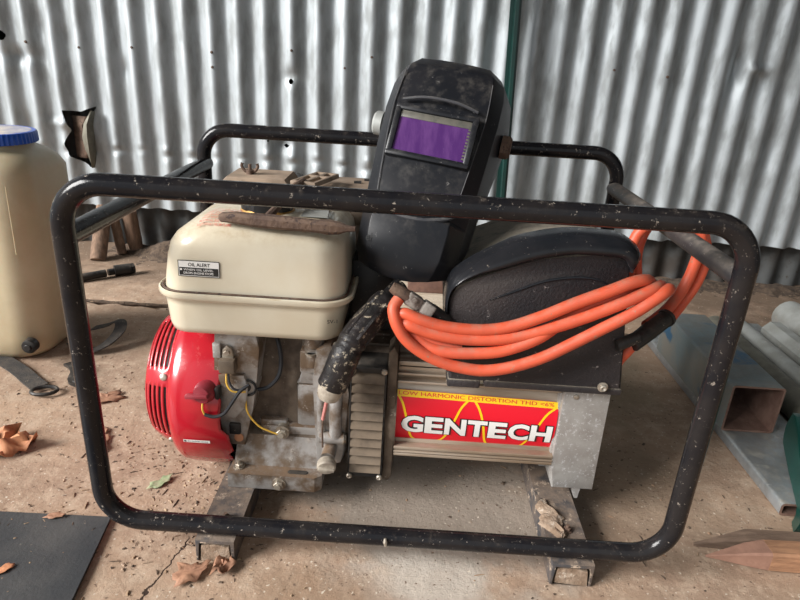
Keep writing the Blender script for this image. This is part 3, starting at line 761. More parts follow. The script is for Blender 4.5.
wave([(.066,o_),(.078,o_+.010),(.090,m_-.004),(.100,t_-.014),(.110,t_)])
wave([(.121,t_),(.129,t_-.014),(.136,m_),(.142,o_+.012),(.149,o_)])
wave([(.186,o_),(.200,o_+.008),(.214,m_-.006),(.228,t_-.014),(.242,t_)])
b.m(0)
put_text(b, 'LOW HARMONIC DISTORTION THD <6%', lambda u, v: cy(.006+u, vy+.0028+v, .0007), .233, .0056, 0.)
for ol, e, mi in ((.085, .0010, 3), (.040, .0014, 2)):
    b.m(mi); ex = (ol-.040)*.026
    x = .0125; ws = dict(G=.0335, E=.028, N=.0325, T=.0295, C=.0315, H=.0325); 
    for ch in 'GENTECH':
        w = ws[ch]; zz = 0
        put_text(b, ch, lambda u, v: cy(x-ex+u, z2v(.1385)+zz-ex+v, e), w+2*ex, .0315+2*ex, ol)
        x += w + .0022
b.build('brand_sticker', ['sticker_red','sticker_yellow','white','blackp'], st, smooth=0)

# --- cast end cover on the right with its foot
b = B()
b.prism([(.2535,.058),(.3175,.058),(.3155,.250),(.2465,.250),(.2475,.100)],'XZ',.120,.36,.002)
b.prism([(.2440,.100),(.2535,.058),(.256,.250),(.2440,.250)],'XZ',.128,.34,.002)
end = b.build('end_cover','galv_box',G)
b = B(); b.loft([[(.285,.121,.060),(.299,.121,.060),(.299,.150,.060),(.285,.150,.060)],[(.292,.122,.039),(.297,.122,.039),(.297,.140,.039),(.292,.140,.039)]]); b.box(.250,.31,.20,.33,.037,.060,.002)
b.build('end_foot','galv_box',end)
B().lathe([(0,.004),(-.002,.004),(-.003,.002),(-.003,.0)],(.2655,.120,.222),'Y',12).build('cover_rivet','boltm',end)

# --- black control hood over the stator
lean = lambda x, z: x
prof_in = [(.0755,.247),(.0640,.362),(.0700,.385),(.0880,.400),(.129,.4155),(.179,.437),(.219,.446),(.268,.4475),(.290,.440),(.2945,.425),(.293,.406),(.3225,.246)]
prof_in = [(.0755,.247),(.0680,.330),(.0660,.370),(.0740,.389),(.100,.402),(.129,.4145),(.179,.434),(.219,.444),(.262,.4465),(.288,.445),(.299,.437),(.3020,.400),(.3215,.247)]
b = B(); b.prism(prof_in,'XZ',.102,.345,.004)
hood = b.build('control_hood','hood',G)
# padded lip along the front top edge: section swept along the outline
lip = [(.0725,.262),(.0660,.330),(.0640,.368),(.0720,.391),(.098,.410),(.129,.424),(.160,.437),(.190,.446),(.225,.452),(.262,.452),(.286,.450),(.298,.441),(.301,.425)]
lip = catmull([(x,0,z) for x,z in lip],4); secs = []
nL = len(lip)
for i, p in enumerate(lip):
    d = (lip[min(i+1,nL-1)]-lip[max(i-1,0)]).normalized(); nn = Vector((-d.z,0,d.x)); t = i/(nL-1)
    g = min(1, max(.12, (t-.18)/.3)); 
    if t > .93: g *= max(.3, (1-t)/.07)
    q = lambda a, y: (p.x+nn.x*a*1., y, p.z+nn.z*a)
    secs.append([q(-.008*g,.101),q(-.0065*g,.0985-.003*g),q(.000,.0970-.004*g),q(.007*g,.0985-.002*g),q(.0135*g+.001,.1080),q(.0165*g+.001,.125),q(.0150*g+.001,.150),q(.0,.152),q(-.008*g,.14)])
B().loft(secs).build('hood_lip','hoodrim',hood,smooth=60)
b = B(); # shallow crease moulded across the panel
P = catmull([(.120,.1018,.372),(.150,.1015,.386),(.190,.1012,.404),(.230,.1012,.412),(.262,.1015,.410),(.285,.1018,.398)],6)
b.tube(P,[.0008+.0010*math.sin(PI*i/(len(P)-1)) for i in range(len(P))],8); b.build('panel_crease','hoodrim',hood)
b = B()
b.box(.0735,.121,.1005,.14,.2355,.2485,.003); b.box(.126,.3225,.1005,.345,.2385,.2495,.003); b.build('hood_skirt','hood',hood)
b = B(); b.lathe([(0,.0075),(-.002,.0075),(-.0025,.005),(-.006,.005),(-.007,.0035),(-.005,.0)],(.2935,.1005,.252),'Y',16); b.build('hood_bolt','boltm',hood)
# ------------------------------------------------------------------ welding leads
CB = empty('welding_cable', (.2,.1,.30), 'coiled orange welding leads draped over the black hood and frame bar', 'cable')
b = B(); R_ = .0082
loopA = [(.335,.19,.385),(.333,.205,.42),(.341,.21,.450),(.362,.205,.471),(.388,.20,.4785),(.412,.195,.470),(.424,.19,.449),(.4235,.19,.418),(.414,.185,.382),(.389,.165,.353),(.350,.135,.335)]
loopB = [(.358,.215,.372),(.3505,.225,.413),(.357,.23,.448),(.370,.225,.470),(.391,.22,.4795),(.422,.212,.471),(.437,.205,.445),(.4415,.20,.415),(.434,.195,.382),(.412,.18,.352),(.392,.165,.332)]
c1 = [(.086,.079,.307),(.058,.080,.312),(.032,.081,.322),(.010,.082,.337),(.001,.081,.349),(.008,.077,.355),(.028,.074,.349),(.062,.074,.341),(.108,.074,.3395),(.147,.074,.347),(.190,.074,.366),(.227,.074,.386),(.270,.074,.407),(.296,.076,.419),(.316,.085,.420),(.331,.11,.408),(.335,.15,.390)] + loopA
c2 = [(.060,.090,.330),(.020,.088,.333),(.008,.083,.340),(.012,.074,.341),(.042,.072,.332),(.084,.071,.3265),(.130,.071,.329),(.17,.071,.338),(.210,.071,.354),(.247,.071,.371),(.285,.071,.391),(.312,.073,.406),(.330,.082,.412),(.346,.11,.405),(.356,.16,.385)] + loopB
c3 = [(-.002,.086,.372),(-.008,.079,.362),(-.006,.073,.350),(.000,.069,.337),(.011,.067,.322),(.030,.066,.307),(.056,.066,.294),(.085,.066,.2865),(.119,.066,.284),(.155,.066,.292),(.194,.066,.309),(.230,.066,.332),(.265,.066,.356),(.300,.066,.380),(.322,.068,.398),(.338,.074,.409),(.350,.09,.408),(.357,.12,.392),(.352,.16,.360)]
c4 = [(.014,.085,.330),(.022,.080,.323),(.040,.074,.311),(.065,.070,.306),(.100,.068,.3075),(.140,.068,.314),(.183,.069,.334),(.215,.080,.355),(.250,.0865,.378),(.290,.0865,.398),(.320,.10,.408),(.340,.13,.40),(.349,.19,.378)]
c5 = [(.389,.160,.341),(.355,.135,.335),(.332,.125,.318),(.318,.13,.293),(.327,.16,.27),(.34,.22,.30)]
for c in (c1, c2, c3, c4): b.tube(catmull(c, 6), R_, 12)
b.tube(catmull([(.392,.165,.332),(.372,.140,.340)],4), R_, 12)
b.tube(catmull([(.332,.120,.322),(.327,.118,.307),(.318,.12,.290),(.322,.14,.272)],5), R_, 12)
b.build('cable', 'cable', CB, smooth=60)
b = B(); b.tube([(.380,.145,.345),(.352,.124,.333),(.325,.108,.318)],[.0118,.0125,.0118],16); b.tube([(.382,.147,.346),(.378,.1435,.344)],.0135,16)
b.tube([(.330,.106,.330),(.300,.098,.318)],.0085,12)
b.build('cable_connector','blackplastic',CB)
# electrode holder
P = catmull([(-.002,.150,.364),(-.016,.130,.354),(-.035,.112,.337),(-.056,.090,.314),(-.064,.083,.302),(-.071,.077,.287),(-.0785,.074,.265),(-.087,.073,.242)],6)
nP = len(P)
rr_ = [.0140 + (.0050 if i > 6 else 0) + (.0015 if 20 < i < 24 else 0) + (.002 if i > 26 else 0) for i in range(nP)]
b = B(); b.tube(P, rr_, 18)
# grip ridges along the handle
for k in range(6):
    a = 2*PI*k/6; Q = []
    for i in range(7, 21):
        p = P[i]; d = (P[i+1]-P[i-1]).normalized(); u = d.orthogonal().normalized(); w = d.cross(u); Q.append(p+(u*math.cos(a)+w*math.sin(a))*.0175)
    b.tube(Q, .0035, 6)
hd = b.build('electrode_holder','taped',CB,smooth=60)
B().tube([(-.0865,.0735,.243),(-.0905,.073,.231),(-.0925,.0735,.224),(-.093,.074,.2225)],[.0185,.0175,.0155,.010],18).build('holder_tip','beige',hd)
B().tube([(-.0925,.078,.226),(-.0975,.086,.200),(-.1025,.094,.172)],.0026,8).build('welding_rod','pink',hd)
B().tube([(-.1025,.094,.172),(-.1035,.097,.150),(-.1030,.099,.120)],.0014,8).build('rod_core','rust',hd)
# earth clamp
def orient(b, o, d, up=(0,-1,.2)):
    d = Vector(d).normalized(); u = Vector(up); u = (u-d*u.dot(d)).normalized(); w = d.cross(u)
    return b.xf(Matrix(((d.x,w.x,u.x,o[0]),(d.y,w.y,u.y,o[1]),(d.z,w.z,u.z,o[2]),(0,0,0,1))))
b = B(); b.box(.012,.034,-.0095,.0095,-.009,.009,.003); b.box(.036,.054,-.0105,.0105,-.010,.010,.003); b.box(.030,.04,-.008,.008,-.007,.007,.001)
b.tube([(.022,-.003,.008),(.022,-.003,.0115)],.0035,10)
orient(b,(-.002,.090,.381),(.82,.0,-.50)); b.build('cable_plug','clampm',CB)
b = B(); b.tube([(-.012,0,0),(.0,0,.001),(.014,0,0)],[.007,.0095,.009],14); orient(b,(-.002,.090,.381),(.82,.0,-.50)); b.build('plug_boot','rust',CB)
b = B(); b.tube([(.052,0,0),(.080,0,-.004)],[.0115,.0095],14); orient(b,(-.002,.090,.381),(.82,.10,-.52)); b.build('plug_tail','blackplastic',CB)

# ------------------------------------------------------------------ chipping hammer on the tank
H = empty('chipping_hammer', (-.16,.12,.46), 'rusty brown chipping hammer lying across the top of the cream tank', 'hammer')
b = B(); secs = []
hx = [(-.246,.006,.0035,0),(-.243,.008,.0055,0),(-.225,.009,.0070,.001),(-.200,.009,.0080,0),(-.175,.010,.0085,0),(-.14,.009,.0080,0),(-.115,.009,.0075,.0),(-.100,.009,.0090,.0),(-.085,.007,.0075,.0),(-.074,.005,.0035,.0005),(-.064,.004,.0030,.001)]
for x, hy, hz, dz in hx:
    t = (x+.246)/.18; yc = .118 - .016*t; zc = .4600 - .0015*t + dz
    secs.append([(x, yc+hy*a, zc+hz*c_) for a, c_ in ((-.6,-1),(.6,-1),(1,-.5),(1,.5),(.6,1),(-.6,1),(-1,.5),(-1,-.5))])
b.loft(secs); b.build('hammer_head','rust',H)
b = B(); P = catmull([(-.184,.116,.462),(-.174,.150,.472),(-.164,.20,.486),(-.156,.24,.489)],6); b.tube(P,.0056,10)
b.build('shank','rust',H)
b = B()
R0 = Euler((math.radians(-2),0,math.radians(-13))).to_matrix()
for (x0,x1,y0,y1) in ((-.020,-.014,-.01,.088),(.014,.020,-.01,.088),(-.020,.020,-.014,-.006),(-.020,.020,.082,.090),(-.004,.004,-.01,.088),(-.02,.02,.045,.056)):
    b.box(x0,x1,y0,y1,-.004,.004,.002)
for v in b.bm.verts: v.co = R0 @ v.co + Vector((-.152,.240,.487))
b.build('handle','dustysteel',H)

# ------------------------------------------------------------------ welding helmet
WH = empty('welding_helmet', (.04,.2,.37), 'black welding helmet with a purple lens propped between tank and hood', 'helmet')
HM = Matrix.Translation((-.010,.135,.379)) @ (Euler((0,math.radians(12.0),0)).to_matrix() @ Euler((math.radians(-27),0,0)).to_matrix() @ Euler((0,0,math.radians(-13))).to_matrix()).to_4x4() @ Matrix.Diagonal((.93,.93,1.05,1))
# local frame: z up the face from the chin, y=0 the front of the face, +y backwards
def hsec(z, yf, wf, wc, yc, ws, yb, n=3):
    """front flat half width wf at depth yf, crease half width wc at depth yc, side half width ws at depth yb"""
    L_ = [(-ws,yb),(-ws*.995,(yb+yc)/2+.01),(-wc,yc),(-wf,yf+.003),(-wf*.5,yf-.001),(0,yf-.002),(wf*.5,yf-.001),(wf,yf+.003),(wc,yc),(ws*.995,(yb+yc)/2+.01),(ws,yb)]
    return [(x,y,z) for x,y in L_]
S_ = [ (-.004,.020,.046,.070,.040,.076,.070), (.006,.012,.052,.075,.040,.081,.078), (.040,.002,.058,.079,.036,.086,.085), (.075,-.002,.060,.081,.034,.088,.09),
       (.090,-.002,.059,.082,.034,.089,.094), (.094,.006,.058,.082,.034,.089,.096), (.120,.006,.062,.084,.034,.091,.10), (.155,.006,.066,.086,.034,.095,.115),
       (.205,.008,.071,.089,.035,.100,.135), (.250,.012,.073,.091,.040,.104,.155), (.288,.018,.072,.090,.048,.104,.17), (.315,.028,.067,.085,.060,.099,.175), (.333,.046,.057,.075,.078,.089,.172), (.343,.070,.043,.061,.100,.073,.166), (.346,.10,.028,.042,.120,.05,.160) ]
b = B(); secs = [hsec(*q) for q in S_]
b.loft(secs, closed=False, cap0=False, cap1=False)
for v in b.bm.verts:   # curved chin line: lower in the middle
    if v.co.z < .03: v.co.z += .022*(v.co.x/.08)**2 + .008
for f in b.bm.faces:
    c = f.calc_center_median()
    if abs(c.x) > .083 and c.z > .03: f.material_index = 1
b.xf(HM); shell = b.build('helmet_shell',['helmet','helmet_side'],WH,smooth=28,solid=.003)
md = shell.modifiers.new('soften','BEVEL'); md.width = .003; md.segments = 2; md.limit_method = 'ANGLE'; md.angle_limit = math.radians(20)
b = B()   # raised brow across the top of the window
def hbox(x0,x1,y0,y1,z0,z1,bev): 
    t = B(); t.box(x0,x1,y0,y1,z0,z1,bev); return t
zc = .206
t = B()
t.box(-.066,.066,-.004,.020,zc+.028,zc+.037,.003); t.box(-.066,.066,-.004,.020,zc-.038,zc-.029,.003)
t.box(-.066,-.056,-.004,.020,zc-.034,zc+.034,.003); t.box(.056,.066,-.004,.020,zc-.034,zc+.034,.003)
t.xf(HM); t.build('window_bezel','helmet',WH)
t = B(); t.box(-.057,.057,.0005,.006,zc-.030,zc+.019,0); t.xf(HM); t.build('lens','lens',WH)
t = B(); t.box(-.057,.057,-.0005,.006,zc+.0185,zc+.030,.0008); t.xf(HM); t.build('solar_strip','lensgrey',WH)
t = B(); 
for k in range(10): t.box(.0525,.0560,-.0010,.001,zc-.026+.0046*k,zc-.0235+.0046*k,0)
t.xf(HM); t.build('lens_teeth','lensgrey',WH)
t = B(); P = catmull([(-.060,.004,zc+.045),(-.03,-.002,zc+.050),(0,-.003,zc+.0515),(.03,-.002,zc+.050),(.060,.004,zc+.045)],5); t.tube(P,.0022,8)
t.xf(HM); t.build('brow_ridge','helmet_side',WH)
t = B(); P = catmull([(-.070,.012,.112),(-.055,.003,.098),(-.02,-.003,.088),(.02,-.003,.088),(.055,.003,.098),(.070,.012,.112)],5); t.tube(P,.0030,8)
t.xf(HM); t.build('chin_ridge','helmet_side',WH)
t = B(); P = catmull([(-.0705,.020,.300),(-.074,.012,.25),(-.0715,.008,.205),(-.067,.006,.155),(-.062,.006,.11)],5); t.tube(P,.0010,6)
t.xf(HM); t.build('face_crease','helmet_side',WH); t = B()
P = catmull([(.0705,.020,.300),(.074,.012,.25),(.0715,.008,.205),(.067,.006,.155),(.062,.006,.11)],5); t.tube(P,.0010,6)
t.xf(HM); t.build('face_crease','helmet_side',WH)
for s in (-1, 1):   # headgear pivot knobs
    t = B(); t.lathe([(.102,.018),(.114,.018),(.118,.014),(.118,.0)] if s>0 else [(-.102,.018),(-.114,.018),(-.118,.014),(-.118,.0)],(0,.085,.238),'X',8 if s > 0 else 18); t.xf(HM); t.build('pivot_knob','rust' if s > 0 else 'galvp',WH)
t = B(); P = [(.085*math.cos(a),.115+.075*math.sin(a),.215) for a in [PI*k/16 for k in range(17)]]; t.ribbon(P,.002,.022,up=(0,0,1)); t.xf(HM); t.build('headband','blackplastic',WH)
t = B(); put_text(t,'eP',lambda u,v:(-.060+u,-.0016+.004*0+.0022,.045+v),.013,.012,.01); t.xf(HM); t.build('chin_mark','blackp',WH,smooth=0)

# ------------------------------------------------------------------ container on the left
J = empty('plastic_container', (-.86,.60,0), 'yellowed plastic backpack tank with a blue screw lid', 'container')
b = B(); js = []
for (z, h, r, dx) in ((.0,.085,.05,-.012),(.006,.100,.06,-.012),(.022,.112,.065,-.010),(.06,.1145,.065,-.008),(.20,.1150,.062,-.003),(.33,.1150,.062,.0),(.405,.1140,.062,.001),(.425,.1075,.07,.0),(.440,.096,.078,.0),(.448,.084,.0805,.0),(.455,.080,.0795,.0),(.464,.079,.0785,.0)):
    js.append(rrect(-.874+dx,.612,h,h,r,z,8))
b.loft(js); jb = b.build('tank_body','jug',J,smooth=50)
b = B(); ring = []
for (z, r) in ((.457,.088),(.458,.0895),(.476,.0885),(.479,.0865)):
    ring.append([(-.874+(r-(.0016 if k%2 else 0))*math.cos(2*PI*k/120),.612+(r-(.0016 if k%2 else 0))*math.sin(2*PI*k/120),z) for k in range(120)])
b.loft(ring,cap0=True,cap1=True); b.m(1); b.lathe([(.4793,.0),(.4793,.078)],(-.874,.612,0),'Z',48)
b.build('lid',['blue','lidtop'],J)
b = B(); b.tube([(-.790,.503,.047),(-.789,.487,.0465),(-.789,.485,.0465)],[.0155,.0150,.011],24); b.hexbolt((-.789,.486,.0465),.008,.005,'Y',-1,flange=False); b.build('drain_plug','blackplastic',jb)
b = B(); b.tube([(-.782,.4965,.39),(-.785,.4965,.25)],.0007,6); b.build('mould_seam','jug',jb)
for nm, pts, w in (('shoulder_strap',[(-.92,.55,.004),(-.86,.50,.006),(-.80,.460,.006),(-.755,.425,.005),(-.722,.400,.005)],.034),
                   ('waist_strap',[(-.76,.60,.006),(-.725,.570,.006),(-.690,.565,.010),(-.665,.580,.022),(-.652,.605,.036),(-.655,.630,.046),(-.672,.650,.044),(-.700,.655,.030),(-.74,.66,.016)],.026)):
    b = B(); b.ribbon(catmull(pts,6),w,.0026,up=(0,0,1)); b.build(nm,'strap',J)
b = B(); bx, by = -.703,.384
P = [(bx+.024*math.cos(a)*1.0,by+.016*math.sin(a),.007) for a in [2*PI*k/20 for k in range(20)]]
b.tube([Euler((0,0,math.radians(12))).to_matrix()@(Vector(p)-Vector((bx,by,.007)))+Vector((bx,by,.007)) for p in P],.0038,8,closed=True); b.build('strap_buckle','blackplastic',J)
b = B(); b.ribbon(catmull([(-.715,.50,.006),(-.690,.475,.014),(-.675,.455,.012),(-.668,.430,.006),(-.640,.418,.006)],5),.022,.006); b.tube([(-.665,.425,.008),(-.615,.405,.006)],.0035,8); b.build('strap_clip','blackplastic',J)
# spray lance
S = empty('spray_lance',(-.90,1.03,0),'black spray lance lying on the concrete in front of the wooden stakes','spray lance')
B().tube([(-1.02,.935,.013),(-.93,1.000,.013),(-.89,1.040,.0135)],.0115,12).build('lance_tube','blackplastic',S)
b = B(); b.tube([(-.885,1.045,.014),(-.872,1.058,.014)],.010,14); b.tube([(-.872,1.058,.016),(-.835,1.085,.016)],.0165,12); b.tube([(-.835,1.085,.016),(-.828,1.092,.016)],.0165,8); b.build('lance_nozzle','blackplastic',S)
# stakes by the wall
for k, (p, q, r, lb) in enumerate((((-.985,1.185,0),(-.995,1.285,.150),.024,'thick bark-brown stake nearest the spray lance'),
                     ((-.940,1.26,0),(-.975,1.292,.150),.015,'thin leaning brown stake between the two thicker stakes'),
                     ((-.912,1.305,0),(-.925,1.305,.135),.024,'thick brown stake beside the dark soil heap'))):
    p, q = Vector(p), Vector(q); b = B(); P = [p.lerp(q,t/8) for t in range(9)]
    b.tube(P,[r*(1+.12*noise.noise(Vector((t,k,0)))) for t in range(9)],14)
    for v in b.bm.verts: v.co += Vector((noise.noise(v.co*60),noise.noise(v.co*60+Vector((5,5,5))),0))*.002
    tag(b.build('wooden_stake','log'),lb,'stake','stakes under the torn sheet')

# soil heap, debris and litter along the wall
def heap(name, x0, x1, y0, y1, hgt, lb, seed, peaks):
    b = B(); nx, ny = int((x1-x0)/.009), int((y1-y0)/.009); g = []
    for j in range(ny+1):
        for i in range(nx+1):
            x = x0+(x1-x0)*i/nx; y = y0+(y1-y0)*j/ny; e = min(1,min(i,nx-i)/6)*min(1,j/4)
            h = sum(a*math.exp(-((x-cx)/sx)**2-((y-cy_)/sy)**2) for cx,cy_,sx,sy,a in peaks)
            h += .006*noise.noise(Vector((x*30,y*30,seed)))+.004*noise.noise(Vector((x*90,y*90,seed)))
            g.append(b.bm.verts.new((x,y,-.004+h*e)))
    W = nx+1
    for j in range(ny):
        for i in range(nx): b._f((g[j*W+i],g[j*W+i+1],g[(j+1)*W+i+1],g[(j+1)*W+i]))
    return tag(b.build(name,'soil',smooth=60),lb,'soil',kind='stuff')
heap('soil',-1.05,-.45,1.13,1.36,.03,'dark crumbly soil heaped under the sheet at left',1,[(-.80,1.29,.07,.05,.040),(-.70,1.31,.09,.04,.035),(-.93,1.32,.06,.04,.02),(-.55,1.32,.1,.03,.02)])
b = B(); P = [(-2.1+.02*i, .8635+.004*noise.noise(Vector((i*.7,1,1))), -.003+.003*noise.noise(Vector((i*.9,5,1)))) for i in range(220)]  # joint dirt; dark strip also stands in for the slab edge's shadow
b.tube(P,[.0050+.003*noise.noise(Vector((i*1.3,9,2))) for i in range(220)],7); tag(b.build('soil_joint_shadow','soil'),'dark crumbly dirt and painted shadow line in the joint between the slabs','soil',kind='stuff')
heap('soil.001',.35,1.7,1.17,1.36,.02,'dark soil and litter banked against the wall at right',4,[(x,1.32,.10,.05,.018) for x in (.5,.75,1.0,1.25,1.5)])
b = B()
def flake(x, y, z, s, kind):
    a = random.uniform(0,2*PI); c, d = math.cos(a), math.sin(a); l, w = (s*random.uniform(1.6,3.4), s*.3) if kind else (s*random.uniform(.7,1.5), s*random.uniform(.5,1))
    h = s*random.uniform(.25,.6)
    P = [(-l,-w,0),(l,-w*.7,0),(l*.8,w,0),(-l*.9,w*.8,0),(-l*.5,-w*.4,h),(l*.5,-w*.3,h*1.2),(l*.4,w*.5,h),(-l*.5,w*.4,h)]
    V = [b.bm.verts.new((x+p[0]*c-p[1]*d,y+p[0]*d+p[1]*c,z+p[2])) for p in P]
    for q in ((0,1,2,3),(4,5,6,7),(0,1,5,4),(1,2,6,5),(2,3,7,6),(3,0,4,7)): b._f([V[i] for i in q])
def clear(x, y):
    if x > .62 and y > .12: return False
    if x < -.70 and y > .45: return False
    return True
for k in range(1500):
    r = random.random()
    if r < .35: x, y = random.gauss(-.33,.10), random.gauss(.13,.10)
    elif r < .5: x, y = random.gauss(-.60,.14), random.gauss(.42,.12)
    elif r < .62: x, y = random.gauss(.35,.12), random.gauss(.22,.12)
    else: x, y = random.uniform(-1.1,1.1), random.uniform(-.12,1.15)
    if not clear(x,y) or (x < -.40 and y < .05): continue
    b.mi = random.choice((0,0,1,1,2))
    flake(x,y,-.0006,random.uniform(.0009,.0028)*(1.4 if random.random()<.08 else 1),random.random()<.25)
tag(b.build('debris',['crumb','soil','floor']),'crumbs of dirt, bark and straw scattered over the concrete','debris',kind='stuff')

# rubber mat
b = B(); b.prism([(-1.25,.036),(-.58,.046),(-.413,.050),(-.385,-.16),(-.370,-.30),(-1.25,-.30)],'XY',.0005,.006,.0012)
tag(b.build('rubber_mat','matt'),'flat black rubber sheet lying on the floor by the hoop corner','mat')
b = B()
for k in range(160):
    x, y = random.uniform(-1.1,-.42), random.uniform(-.2,.04); b.mi = random.choice((0,0,1)); flake(x,y,.006,random.uniform(.0006,.0018),random.random()<.4)
tag(b.build('debris.001',['crumb','soil']),'straw bits and dirt crumbs lying on the black rubber sheet','debris',kind='stuff')

# leaves
def leaf(name, pts, z, curl, mt, lb, seed=0, thick=.0008, sub=3, grp=None):
    b = B(); c = sum((Vector((x,y,0)) for x,y in pts),Vector())/len(pts); n = len(pts); rings = []
    for j in range(1, sub+1):
        t = j/sub; ring = []
        for (x, y) in pts:
            px, py = c.x+(x-c.x)*t, c.y+(y-c.y)*t
            zz = z + max(0, curl*(.55+.9*noise.noise(Vector((px*55,py*55,seed)))) + curl*.35*t*math.sin(9*t+seed+x*130))
            ring.append(b.bm.verts.new((px,py,zz)))
        rings.append(ring)
    cv = b.bm.verts.new((c.x,c.y,z+curl*.4))
    for i in range(n): b._f((cv,rings[0][i],rings[0][(i+1)%n]))
    for a, d in zip(rings,rings[1:]):
        for i in range(n): b._f((a[i],a[(i+1)%n],d[(i+1)%n],d[i]))
    return tag(b.build(name,mt,smooth=60,solid=thick),lb,'leaf',grp)
def blobpts(cx, cy, rx, ry, rot, n, jag, seed):
    out = []
    for k in range(n):
        a = 2*PI*k/n; r = 1 + jag*noise.noise(Vector((math.cos(a)*2.2,math.sin(a)*2.2,seed))) + (jag*.45 if k%3==0 else 0)
        x, y = rx*r*math.cos(a), ry*r*math.sin(a); out.append((cx+x*math.cos(rot)-y*math.sin(rot),cy+x*math.sin(rot)+y*math.cos(rot)))
    return out
leaf('dry_leaf',blobpts(-.684,.200,.058,.036,.15,30,.5,3),.001,.024,'leafo','big curled orange dry leaf on the concrete near the plastic tank',3,sub=5)
leaf('green_leaf',blobpts(-.374,.139,.018,.009,.9,18,.6,8),.001,.004,'leafg','small pale green lobed leaf on the concrete below the red cowl',8)
leaf('dry_leaf.001',blobpts(-.262,-.042,.022,.014,.7,20,.6,11),.001,.008,'leafb','brown leaf scrap sticking out left of the rail end',11)
leaf('dry_leaf.002',blobpts(-.222,-.028,.014,.018,.3,20,.6,14),.001,.012,'leafb','brown leaf scrap folded against the end of the rail',14)
leaf('dry_leaf.003',blobpts(-.494,.042,.013,.006,.2,16,.5,17),.007,.004,'leafb','small reddish leaf on the far edge of the rubber sheet',17)
leaf('dry_leaf.004',blobpts(-.505,-.062,.012,.006,.9,16,.5,21),.007,.003,'leafo','small orange leaf lying in the middle of the rubber sheet',21)
leaf('dry_leaf.005',blobpts(-.520,.245,.012,.030,.35,18,.8,25),.001,.006,'leafb','shrivelled pale brown leaf right of the big orange leaf',25)
leaf('dry_leaf.006',blobpts(-.575,.380,.030,.018,.35,18,.7,29),.001,.006,'leafb','crumpled brown leaf behind the upright of the front hoop',29)

# brick and board behind
b = B(); b.box(-.06,.34,.93,1.20,.0005,.022,.003); tag(b.build('timber_board','board'),'pale timber board on the floor under the brown brick','board')
b = B(); b.box(.012,.134,1.02,1.09,.0225,.088,.003); tag(b.build('brick','brick'),'brown brick on the pale board behind the generator','brick')

# ------------------------------------------------------------------ steel at the right
def rect_tube(name, x0, x1, y0, y1, z0, z1, t, mts, lb, cat, r=.006, yaw=0, grp=None):
    b = B(); 
    def ring(hx, hz, rr, y): return [(x, y, z) for x, z, _ in [( (x0+x1)/2 + p[0], (z0+z1)/2 + p[1], 0) for p in rrect(0,0,hx,hz,rr,0,4)]]
    hx, hz = (x1-x0)/2, (z1-z0)/2
    b.loft([ring(hx,hz,r,y0),ring(hx,hz,r,y1)],True,False,False)
    b.m(1); b.loft([ring(hx-t,hz-t,r*.5,y0),ring(hx-t,hz-t,r*.5,y1)],True,False,False)
    for y in (y0,y1):
        A = [b.bm.verts.new(p) for p in ring(hx,hz,r,y)]; C = [b.bm.verts.new(p) for p in ring(hx-t,hz-t,r*.5,y)]
        for i in range(len(A)): j=(i+1)%len(A); b._f((A[i],A[j],C[j],C[i]))
    if yaw: 
        R = Matrix.Translation(((x0+x1)/2,y0,0))@Matrix.Rotation(yaw,4,'Z')@Matrix.Translation((-(x0+x1)/2,-y0,0)); b.xf(R)
    return tag(b.build(name,mts),lb,cat,grp)
rect_tube('flat_steel_tube',.645,.80,.160,.85,.0005,.0245,.004,['galv','rustin'],'wide flat galvanised tube under the blue-grey box tube','steel tube')
rect_tube('square_steel_tube',.638,.739,.370,.725,.0255,.1255,.004,['bluesteel','rustin'],'blue-grey square steel tube with a rusty open end','steel tube',yaw=math.radians(0))
def pipe(name, x, z, r, y0, y1, mt, lb, n=20, yaw=0):
    b = B(); d = Vector((math.sin(yaw),math.cos(yaw),0)); o = Vector((x,y0,z)); e = o+d*(y1-y0); u = Vector((d.y,-d.x,0)); w = Vector((0,0,1))
    def ring(c, rr): return [c+(u*math.cos(2*PI*(k+.5)/n)+w*math.sin(2*PI*(k+.5)/n))*rr for k in range(n)]
    b.loft([ring(o,r),ring(e,r),ring(e,r*.85),ring(o,r*.85),ring(o,r)],True,False,False)
    return tag(b.build(name,mt,smooth=30),lb,'pipe','steel pipes beside the square tube')
pipe('steel_pipe',.845,.0325,.032,.33,.88,'galvd','dirty olive-brown pipe lying right beside the blue-grey square tube')
pipe('steel_pipe.001',.922,.0265,.026,.40,.90,'galvp','pale round pipe lying between the olive pipe and the angular bar')
pipe('steel_pipe.002',.995,.034,.033,.45,.862,'galvp','pale eight-sided pipe lying next to the pale round pipe',n=8)
pipe('steel_pipe.003',1.09,.045,.044,.50,.965,'galvp','thickest pale pipe, farthest from the square tube')
b = B(); b.prism([(.935,.0005),(1.03,.0005),(1.03,.004),(.939,.004),(.939,.045),(.935,.045)],'XZ',.91,.99); 
tag(b.build('steel_angle','galv'),'short grey steel angle behind the ends of the pale pipes','steel angle')
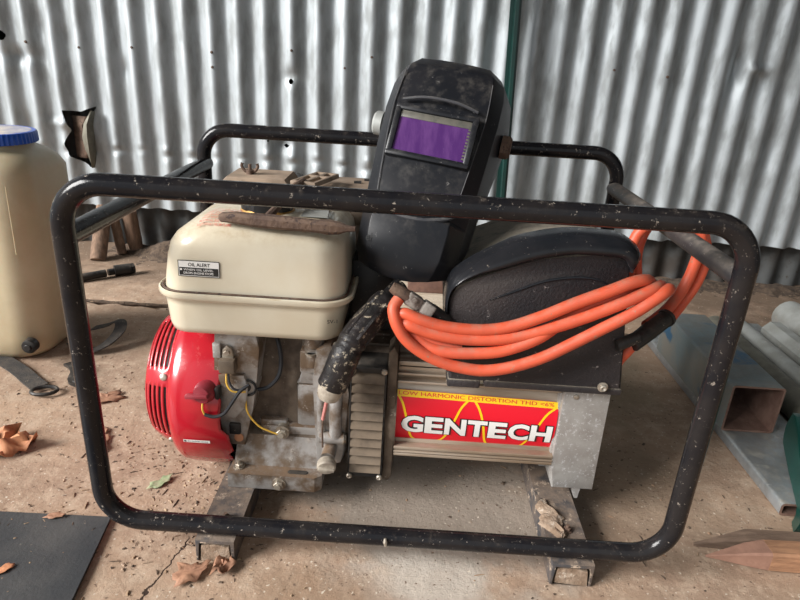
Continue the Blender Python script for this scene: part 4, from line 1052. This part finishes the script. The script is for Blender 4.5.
# green vinyl bag
b = B(); gs = []
prof = catmull([(.119,.001,0),(.113,.030,0),(.122,.055,0),(.20,.080,0),(.285,.102,0),(.33,.098,0),(.345,.065,0),(.33,.034,0),(.24,.030,0),(.148,.030,0),(.144,.001,0)],3)
for k in range(24):
    x = .648+.012*k; gs.append([(x+(p.x-.12)*.42+.004*noise.noise(Vector((p.x*30,p.y*30,1))), p.x+.004*noise.noise(Vector((x*25,p.y*40,3))), max(.001,p.y+(.004*noise.noise(Vector((x*22,p.x*30,6))) if p.y > .033 else 0))) for p in prof])
b.loft(gs); bag = tag(b.build('vinyl_bag','tarp',smooth=50),'dark green vinyl bag slumped over the end of the flat steel tube','bag')
b = B(); P = catmull([(.665,.110,.01),(.657,.109,.03),(.661,.110,.043),(.672,.110,.048),(.69,.110,.04)],6); b.tube(P,.0009,6)
P = catmull([(.668,.110,.005),(.662,.109,.026),(.666,.110,.038),(.678,.110,.041),(.70,.110,.03)],6); b.tube(P,.0009,6); b.build('cord','cord',bag)

# pointed stakes at lower right
b = B()
n = 12
def ssec(x, s, cy_=.048, cz=.0175): return [(x,cy_+s*a,max(.0005,cz+s*c_)) for a,c_ in ((-1,-.8),(-.8,-1),(.8,-1),(1,-.8),(1,.8),(.8,1),(-.8,1),(-1,.8))]
b.loft([ssec(x,s) for x,s in ((.561,.0165),(.60,.017),(.75,.017),(.95,.017))])
st_ = tag(b.build('garden_stake','wood'),'squared timber stake with a cut pencil point lying nearest the viewer','stake','pointed stakes on the floor')
b = B(); b.loft([ssec(.479,.0012,.053,.004),ssec(.500,.0055,.052,.008),ssec(.535,.0130,.050,.0145),ssec(.556,.0160),ssec(.563,.0163)]); b.build('stake_point','woodd',st_)
b = B(); b.loft([[(x,y0,z0),(x,y1,z0),(x,y1,z1),(x,y0,z1)] for x,y0,y1,z0,z1 in ((.470,.075,.078,.002,.005),(.505,.074,.086,.0008,.012),(.548,.073,.096,.0008,.020),(.555,.073,.098,.0008,.021),(.95,.073,.098,.0008,.021))])
tag(b.build('garden_stake.001','woodk'),'darker thin stake lying behind the squared pointed one','stake','pointed stakes on the floor')

# ------------------------------------------------------------------ light
w = bpy.data.worlds.new('daylight'); sc.world = w; w.use_nodes = True
bg = w.node_tree.nodes['Background']; bg.inputs['Color'].default_value = (.90,.96,1.0,1); bg.inputs['Strength'].default_value = .55
def sun(name, d, e, ang, col):
    l = bpy.data.lights.new(name,'SUN'); l.energy = e; l.angle = math.radians(ang); l.color = col
    o = bpy.data.objects.new(name,l); COL.objects.link(o); o.rotation_euler = Vector(d).to_track_quat('-Z','Y').to_euler(); return o
sun('open_side_daylight', (1.0,.50,-.62), 6.2, 30, (1,.98,.955))
sc.view_settings.view_transform = 'Standard'; sc.view_settings.look = 'None'; sc.view_settings.gamma = 1; sc.view_settings.use_curve_mapping = False
sc.view_settings.exposure = 0.34
